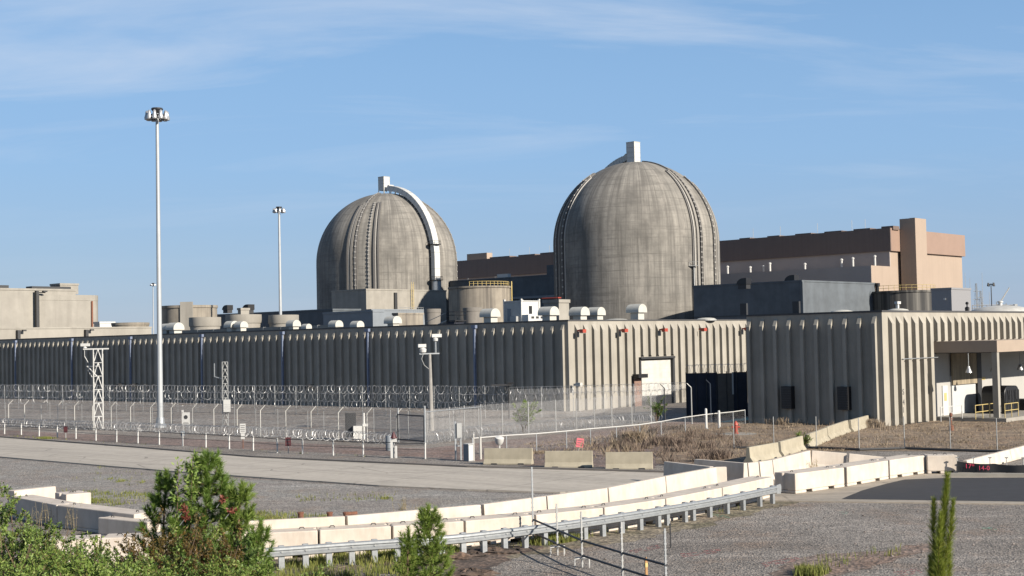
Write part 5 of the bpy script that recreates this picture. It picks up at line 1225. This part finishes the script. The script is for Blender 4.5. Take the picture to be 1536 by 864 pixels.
# ------------------------------------------------------------------ vegetation
def leaf_quads(s, c, nrm, ln, wd, up):
    a = up.cross(nrm)
    if a.length < 1e-4: a = nrm.orthogonal()
    a.normalize(); b = nrm.cross(a).normalized()
    s.add([c - a*wd*.15, c + b*ln*.5 - a*wd*.5, c + b*ln, c + b*ln*.5 + a*wd*.5], [(0, 1, 2, 3)])
def rv(): 
    while True:
        v = Vector((random.uniform(-1, 1), random.uniform(-1, 1), random.uniform(-1, 1)))
        if .05 < v.length < 1: return v.normalized()
def shrub(name, label, x, y, h, w, mleaf, nsprig=70, per=46, ln=.075, wd=.032, group=None, upright=.6, cat='shrub', seed=0, spread=.3):
    """stems fan out of the ground; every sprig is a twig with leaves along it"""
    random.seed(seed or int(abs(x*31+y*17))); z0 = bank(y); t = thing(name, label, cat, (x, y, z0-.03), 0, group); st = MB(); lf = MB()
    ns = 9
    lobes = [(random.uniform(0, 6.28), random.uniform(.35, .95), random.uniform(.55, 1.0)) for _ in range(ns)]
    for a, rr, hh in lobes:
        tip = Vector((math.cos(a)*w*.5*rr, math.sin(a)*w*.5*rr, h*hh*.9)); st.path([(0, 0, 0), tip*.5+Vector((0, 0, h*.08)), tip], [.035, .022, .008], 5)
    for k in range(nsprig):
        a, rr, hh = lobes[k % ns]; f = random.uniform(.35, 1.02)
        b = Vector((math.cos(a)*w*.5*rr*f, math.sin(a)*w*.5*rr*f, h*hh*.9*f)) + rv()*spread*random.uniform(.2, 1)*w*.42
        b.z = max(.05, min(b.z, h))
        d = (rv() + Vector((b.x/w*.9, b.y/w*.9, upright*1.6))).normalized(); L = random.uniform(.25, .6)*min(1, h/2+.3)
        st.tube(b, b+d*L, .006, .003, 3, False)
        for i in range(per):
            q = b + d*L*random.random() + rv()*.055*random.random()
            n = (rv() + Vector((0, 0, .5))).normalized(); leaf_quads(lf, q, n, ln*random.uniform(.7, 1.3), wd*random.uniform(.7, 1.3), (d + rv()*.8).normalized())
    st.build('stem', M['bark'], t); lf.build('foliage', mleaf, t); return t
def pine(name, label, x, y, h, w, mneedle, whorls=9, seed=1, cat='pine tree', zc=.12, group=None, needle=.15, lean=(0, 0), nb=6, dens=1.0, z0=None, narrow=1.0, lowfrac=.08, nw=.0075, sl=1.0):
    random.seed(seed); z0 = bank(y) if z0 is None else z0; t = thing(name, label, cat, (x, y, z0-.03), 0, group); tr = MB(); br = MB(); nd = MB()
    top = Vector((lean[0], lean[1], h)); pt = lambda f: Vector((lean[0]*f*f, lean[1]*f*f, h*f))
    tr.path([pt(f/10) for f in range(11)], [h*.018*(1-f/10.6)+.006 for f in range(11)], 7); tr.build('trunk', M['bark'], t)
    def shoot(p, d, L, k):
        k *= 1.7; L *= sl
        """one bottle-brush shoot of needles"""
        for i in range(int(k*dens)):
            f = random.random(); q = p + d*L*f; n = (d*(.75+.5*f) + rv()*.85).normalized(); e = q + n*needle*random.uniform(.75, 1.2); o = n.cross(rv()).normalized()*nw
            nd.add([q-o, q+o, e], [(0, 1, 2)])
    for k in range(whorls):
        f = lowfrac + (1-lowfrac)*(k+.3*random.random())/whorls
        if f > .97: continue
        R_ = w*.5*(1-f)**.75*random.uniform(.8, 1.1)*narrow + .06
        for j in range(nb):
            a = 6.283*(j+random.random()*.7)/nb; up = .35 + .5*f; d = Vector((math.cos(a), math.sin(a), up*random.uniform(.6, 1.2)))
            b0 = pt(f); L = R_*random.uniform(.7, 1.15); m1 = b0 + Vector((d.x, d.y, d.z*.6))*L*.55; m2 = b0 + Vector((d.x, d.y, d.z*1.2))*L
            br.path([b0, m1, m2], [.016, .010, .005], 4, False)
            nS = max(2, int(L/.16))
            for q in range(nS):
                g = .25+.75*q/nS; p = b0.lerp(m1, g*2) if g < .5 else m1.lerp(m2, g*2-1)
                dd = (Vector((d.x, d.y, .55)) + rv()*.7).normalized(); shoot(p, dd, .20, 30)
            shoot(m2-(m2-m1)*.3, ((m2-m1).normalized()+Vector((0, 0, .5))).normalized(), .26, 46)
    for k in range(7): f = .72+.28*k/7; shoot(pt(f), (Vector((0, 0, 1))+rv()*.15).normalized(), h*.06+.05, 46)
    shoot(pt(.97), Vector((0, 0, 1)), .22+.02*h, 60)
    br.build('branch', M['bark'], t); nd.build('needles', mneedle, t); return t
def blades(name, regions, m, h0, h1, wd, kind='stuff', lean=.35, clump=.86):
    s = MB()
    for poly, n in regions:
        P = [G(*p) for p in poly]; x0, x1 = min(p.x for p in P), max(p.x for p in P); y0, y1 = min(p.y for p in P), max(p.y for p in P); c = 0; tries = 0
        clumps = []
        while c < n and tries < n*30:
            tries += 1
            if clumps and random.random() < clump:
                q = random.choice(clumps); x, y = q[0]+random.gauss(0, .16), q[1]+random.gauss(0, .16)
            else: x, y = random.uniform(x0, x1), random.uniform(y0, y1)
            ins = False; j = len(P)-1
            for i in range(len(P)):
                if (P[i].y > y) != (P[j].y > y) and x < (P[j].x-P[i].x)*(y-P[i].y)/(P[j].y-P[i].y)+P[i].x: ins = not ins
                j = i
            if not ins: continue
            if random.random() < .22: clumps.append((x, y)); clumps = clumps[-420:]
            h = random.uniform(h0, h1); a = random.uniform(0, 6.28); l = h*lean*random.random(); w = wd*random.uniform(.6, 1.3); b = random.uniform(0, 6.28)
            dx, dy = math.cos(b)*w, math.sin(b)*w; ex, ey = math.cos(a)*l, math.sin(a)*l
            s.add([(x-dx, y-dy, 0), (x+dx, y+dy, 0), (x+ex*.4+dx*.7, y+ey*.4+dy*.7, h*.6), (x+ex, y+ey, h)], [(0, 1, 2, 3)]); c += 1
    o = s.build(name, m); o['kind'] = kind; return o
def tuft(label, px, py, n, h, w, m, name='weed_clump', z=0, cat='weeds', group='weeds by the barriers'):
    p = G(px, py, z); t = thing(name, label, cat, (p.x, p.y, 0), 0, group); s = MB()
    for k in range(n):
        x, y = random.gauss(0, w*.35), random.gauss(0, w*.2); a = random.uniform(0, 6.28); l = random.uniform(0, .25)*h; hh = h*random.uniform(.5, 1)
        s.path([(x, y, 0), (x+math.cos(a)*l*.4, y+math.sin(a)*l*.4, hh*.6), (x+math.cos(a)*l, y+math.sin(a)*l, hh)], [.008, .007, .003], 3, False)
        for j in range(5):
            f = random.uniform(.3, 1); leaf_quads(s, Vector((x+math.cos(a)*l*f, y+math.sin(a)*l*f, hh*f)), rv(), .09, .02, rv())
    s.build('blade', m, t); return t
def build_plants():
    g_dark = foliage('leaf_dark_green', [(.045, .085, .014), (.085, .14, .026), (.06, .11, .02), (.13, .18, .04)])
    g_mid = foliage('leaf_mid_green', [(.08, .135, .022), (.14, .205, .038), (.105, .17, .03), (.20, .25, .055), (.11, .085, .025)])
    g_light = foliage('leaf_light_green', [(.10, .165, .028), (.165, .235, .045), (.13, .20, .036), (.23, .28, .07)])
    g_bronze = foliage('leaf_bronze', [(.075, .058, .012), (.13, .085, .016), (.05, .06, .015), (.17, .105, .022), (.09, .045, .014)])
    needle = foliage('pine_needle', [(.065, .125, .018), (.13, .205, .032), (.09, .16, .024), (.19, .25, .05)])
    needle2 = foliage('young_pine_needle', [(.09, .155, .022), (.16, .225, .038), (.12, .19, .028), (.22, .26, .055)])
    needle3 = foliage('yellow_pine_needle', [(.12, .17, .018), (.20, .24, .03), (.15, .20, .022), (.27, .26, .05)])
    at = lambda px, Y: base(px, Y)
    def hgt(px, py, Y): return ztop(px, py, Y) - bank(Y)
    def PS(lab, px, py, Y, w, m, **k): p = at(px, Y); return shrub('green_shrub' if m is not g_bronze else 'bronze_shrub', lab, p.x, Y, hgt(px, py, Y), w, m, **k)
    # pine clump
    p = at(305, 36); pine('pine_tree', 'tallest bushy young pine of the clump at the lower left', p.x, 36, hgt(303, 689, 36), 3.1, needle, 11, 11, nb=8, dens=1.35, lean=(.05, 0), needle=.19, nw=.009)
    p = at(238, 36.5); pine('pine_tree', 'shorter dark pine on the left of the bushy clump', p.x, 36.5, hgt(247, 715, 36.5), 1.9, needle, 8, 12, nb=7, dens=1.2, lean=(.18, 0), needle=.17, nw=.009)
    p = at(343, 35.2); pine('pine_tree', 'leaning young pine on the right of the bushy clump', p.x, 35.2, hgt(352, 735, 35.2), 2.0, needle2, 8, 13, nb=7, dens=1.2, lean=(.3, 0), needle=.18, nw=.009)
    p = at(375, 34.5); pine('pine_tree', 'small dark pine beside the left end of the guard rail', p.x, 34.5, hgt(385, 792, 34.5), 1.3, needle, 6, 14, nb=6, dens=1.1, lean=(.22, 0), needle=.16)
    # tall leafy shoots
    for i, (px, py, ln, lab) in enumerate(((266, 693, .10, 'thin leafy shoot standing above the pine clump, left one'), (287, 682, -.0, 'thin leafy shoot standing above the pine clump, right one'))):
        p = at(px-6, 35.4); z0 = bank(35.4); h = ztop(px, py, 35.4)-z0; t = thing('leafy_shoot', lab, 'sapling', (p.x, p.y, z0-.02), 0, 'leafy shoots'); s = MB(); s.path([(0, 0, 0), (.02, 0, h*.5), (.1, 0, h)], [.022, .014, .005], 5); s.build('stem', M['bark'], t); l = MB(); random.seed(90+i)
        for k in range(150):
            f = random.uniform(.6, 1.0); q = Vector((.1*f*f, 0, h*f)); d = (rv()+Vector((0, 0, .2))).normalized(); leaf_quads(l, q+d*random.uniform(.02, .16), (rv()+Vector((0, -.4, .5))).normalized(), .13, .055, d)
        l.build('foliage', g_light, t)
    # seed clusters in the pine
    for i, (px, py) in enumerate(((334, 749), (347, 766), (277, 764), (279, 776))):
        c = W(px, py, 34.6); t = thing('red_seed_cluster', ('rusty red cluster highest in the right of the pine clump', 'rusty red cluster low in the right of the pine clump', 'rusty red cluster higher in the left of the pine clump', 'rusty red cluster lower in the left of the pine clump')[i], 'seed cluster', c, 0, 'rusty red clusters in the pine clump'); s = MB(); random.seed(i+50)
        for k in range(60): leaf_quads(s, rv()*.10*random.random(), rv(), .09, .05, rv())
        s.build('dry_leaf', foliage('dry_red_leaf', [(.13, .04, .022), (.20, .06, .035)]) if i == 0 else bpy.data.materials['dry_red_leaf'], t); MB().tube((-.16, 0, -.2), (0, 0, 0), .008, .006, 5).build('twig', M['galv_dull'], t)
    # bronze and green bushes across the lower left
    PS('bronze brown bush in front of the pine clump, left part', 212, 786, 33.2, 1.7, g_bronze, nsprig=120, per=52, seed=21, upright=1.0)
    PS('bronze brown bush in front of the pine clump, middle part', 252, 768, 32.6, 1.9, g_bronze, nsprig=140, per=52, seed=22, upright=1.0)
    PS('bronze brown bush at the right foot of the pine clump', 316, 790, 32.2, 1.6, g_bronze, nsprig=110, per=52, seed=23, upright=1.0)
    PS('mid green bush between bronze bush and pine, at the clump centre', 290, 772, 34.0, 1.6, g_mid, nsprig=110, per=46, seed=24)
    L = [(-12, 722, 36, 2.2, g_mid), (22, 742, 35.2, 2.4, g_dark), (58, 768, 35.2, 2.2, g_mid), (98, 790, 34.6, 2.1, g_dark), (135, 800, 33.6, 2.0, g_mid), (168, 812, 32.6, 1.8, g_dark), (8, 782, 31.5, 2.0, g_light), (60, 802, 31, 2.1, g_mid), (110, 822, 30.6, 2.0, g_light),
         (170, 832, 30, 1.9, g_light), (222, 838, 29.6, 1.7, g_mid), (270, 832, 30.2, 1.6, g_dark), (318, 836, 30, 1.7, g_mid), (362, 838, 30.6, 1.6, g_light), (400, 848, 31, 1.4, g_mid), (440, 856, 32, 1.2, g_light), (20, 835, 28.5, 1.9, g_light), (340, 800, 33.2, 1.7, g_dark), (192, 842, 28.6, 1.4, g_light), (80, 846, 28.0, 1.7, g_mid)]
    where = ['leafy bush highest at the left edge of the photo', 'dark bush just right of the left edge, before the pale barriers', 'bush in front of the shaded left barrier', 'dark bush left of the cream block at the lower left', 'bush overlapping the cream block at the lower left', 'dark bush touching the bronze bush on its left', 'light green bush at the left edge, halfway down the bushes', 'bush at the lower left, second from the edge', 'light green bush low in the left group',
             'light green bush at the bottom, left of the bronze bush', 'bush at the bottom under the bronze bush', 'dark bush at the bottom under the pine clump', 'bush at the bottom right of the bronze bush', 'light green bush under the guard rail end', 'low bush beneath the left end of the guard rail', 'small light bush, rightmost of the lower left bushes', 'light green bush in the bottom left corner', 'dark bush at the right foot of the pine clump', 'light green bush at the bottom edge between the left bushes and bronze bush', 'bush at the bottom edge near the left corner']
    for i, (px, py, Y, w, m) in enumerate(L): PS(where[i], px, py, Y, w, m, nsprig=130, per=48, seed=30+i, group='bushes in the lower left corner', ln=.085, wd=.036)
    # small pine in the middle, young pine at the right
    p = at(641, 39.5); pine('pine_tree', 'small young pine standing in front of the guard rail in the middle', p.x, 39.5, hgt(636, 768, 39.5), 1.35, needle2, 8, 15, nb=6, dens=1.15, lean=(-.08, 0), needle=.17, nw=.008)
    p = at(606, 39.2); pine('pine_tree', 'little pine close left of the small middle pine', p.x-.02, 39.2, hgt(610, 800, 39.2), .7, needle2, 5, 16, nb=5, dens=.9, lean=(.05, 0), needle=.14)
    # slim pine leader close to the camera: upright shoots with needles pressed along the stem
    random.seed(17); Y = 17.0; p = at(1413, Y); z0 = bank(Y); t = thing('pine_tree', 'slim yellow green pine tip rising from the bottom edge at the right', 'pine tree', (p.x, Y, z0-.03)); tr = MB(); nd = MB()
    def rel(px, py, dy=0.0): q = W(px, py, Y+dy); return Vector((q.x-p.x, dy, q.z-z0+.03))
    tr.path([(0, 0, 0), rel(1407, 880), rel(1414, 790), rel(1421, 722)], [.03, .016, .010, .004], 6); tr.build('trunk', M['bark'], t); br = MB()
    for pts, k, nl in (([rel(1404, 900), rel(1413, 800), rel(1421, 716)], 1500, .11), ([rel(1404, 880, .05), rel(1400, 800, .06), rel(1401, 752, .06)], 520, .10), ([rel(1412, 870, -.05), rel(1426, 800, -.05), rel(1430, 752, -.05)], 560, .09), ([rel(1406, 890, -.08), rel(1408, 820, -.08), rel(1411, 772, -.08)], 520, .10),
                       ([rel(1400, 930, .08), rel(1396, 870, .1), rel(1396, 838, .1)], 380, .10), ([rel(1412, 930, .0), rel(1424, 870, .02), rel(1424, 812, .02)], 420, .10), ([rel(1404, 960, -.1), rel(1412, 890, -.12), rel(1414, 850, -.12)], 380, .10)):
        br.path(pts, [.012, .008, .004], 5, False)
        for i in range(int(k*2.2)):
            f = random.random()**.9; q = pts[0].lerp(pts[1], f*2) if f < .5 else pts[1].lerp(pts[2], f*2-1); d = (pts[2]-pts[1]).normalized()
            n = (d + rv()*(.95-.45*f)).normalized(); e = q + n*nl*random.uniform(.8, 1.35)*(1.65-.85*f); o = n.cross(rv()).normalized()*.0032; nd.add([q-o, q+o, e], [(0, 1, 2)])
    br.build('branch', M['bark'], t); nd.build('needles', needle3, t)
    # sapling and weeds at the fences
    p = G(785, 650); q = shrub('green_sapling', 'yellow green sapling growing inside the dense mesh fence', p.x, p.y, 2.9, 2.2, g_light, nsprig=60, per=30, ln=.18, wd=.07, seed=71, cat='sapling')
    q = G(940, 642); shrub('green_sapling', 'dark little bush by the reddish side door behind the fence', q.x+3, q.y+6, 2.2, 1.8, g_dark, nsprig=50, per=26, ln=.16, wd=.07, seed=72, cat='bush')
    q = G(1206, 673); shrub('green_shrub', 'small green weed bush between the second and third climbing road barrier', q.x, q.y, 1.15, .9, g_mid, nsprig=50, per=30, ln=.09, wd=.04, seed=73)
    dry = foliage('dry_grass', [(.22, .17, .115), (.30, .24, .165), (.16, .12, .085), (.26, .205, .145)], .9)
    tan_ = foliage('brown_grass', [(.125, .09, .07), (.18, .135, .105), (.095, .07, .056), (.235, .185, .14)], .9)
    grn = foliage('verge_grass', [(.12, .14, .028), (.18, .19, .04), (.09, .12, .025), (.26, .24, .08)], .9)
    random.seed(5)
    struct(blades('tall_dry_grass', [([(880, 664), (985, 641), (1100, 650), (1120, 668), (1100, 688), (1000, 700), (985, 686), (895, 678)], 7500)], tan_, .15, .6, .014, lean=.7), 'stuff')
    struct(blades('pale_dry_grass', [([(860, 668), (960, 645), (1000, 668), (930, 690), (870, 684)], 1800)], dry, .3, .85, .010, lean=.6), 'stuff')
    blades('short_dry_grass', [([(1000, 645), (1125, 632), (1330, 637), (1450, 633), (1560, 633), (1560, 676), (1300, 676), (1130, 688), (1040, 698)], 12000), ([(770, 668), (880, 655), (985, 645), (985, 690), (900, 690), (800, 690)], 4000)], dry, .05, .2, .022, clump=.6, lean=.8)
    blades('wall_foot_grass', [([(1140, 632), (1325, 641), (1400, 635), (1400, 639), (1330, 646), (1140, 637)], 1500)], dry, .25, .7, .025)
    blades('green_grass', [([(470, 838), (600, 826), (690, 822), (690, 836), (630, 852), (620, 874), (380, 874), (400, 852)], 9000), ([(700, 822), (800, 803), (990, 778), (1155, 748), (1160, 754), (1000, 786), (830, 818), (740, 830)], 2600), ([(1200, 850), (1240, 836), (1310, 830), (1350, 824), (1354, 834), (1290, 842), (1230, 866), (1190, 866)], 1500)], grn, .06, .30, .014)
    blades('sparse_green_grass', [([(90, 735), (220, 740), (240, 752), (150, 762), (110, 750)], 1500), ([(360, 766), (440, 770), (500, 776), (420, 782), (360, 780)], 1200), ([(440, 742), (600, 737), (590, 752), (450, 754)], 260), ([(150, 700), (240, 716), (200, 730), (100, 720)], 260), ([(1235, 696), (1400, 716), (1380, 719), (1240, 726)], 250), ([(0, 652), (300, 671), (640, 689), (640, 691), (300, 674), (0, 655)], 1500)], grn, .05, .2, .016, clump=.6)
    st = foliage('dry_stalk', [(.24, .19, .11), (.33, .27, .17), (.16, .15, .07)], .9)
    for px, py, n, h, w, lab in ((402, 806, 22, .9, .6, 'dry weeds in the gap behind the front row, just right of the pine clump'), (606, 790, 30, 1.2, .5, 'dry tall weeds between the two barrier rows above the small pine'), (623, 788, 16, .8, .6, 'reddish short weeds right of the tall weeds between the barrier rows'),
                                 (1214, 706, 18, .7, .8, 'thin weeds in front of the highest corner of the right wall'), (1244, 702, 26, .8, .6, 'darker weeds before the falling right wall'), (118, 795, 22, 1.1, .9, 'dry tall weeds before the shaded left barriers, left clump'), (60, 790, 26, 1.0, 1.0, 'dry tall weeds beside the bushes before the shaded left barrier'), (140, 790, 18, 1.0, .6, 'dry weeds at the corner of the low shaded barrier')):
        tuft(lab, px, py, n, h, w, st)
setup_materials(); setup_world(); build_ground(); build_halls(); build_domes(); build_turbine(); build_plant(); build_fences(); build_barriers(); build_guardrail(); build_small(); build_plants()
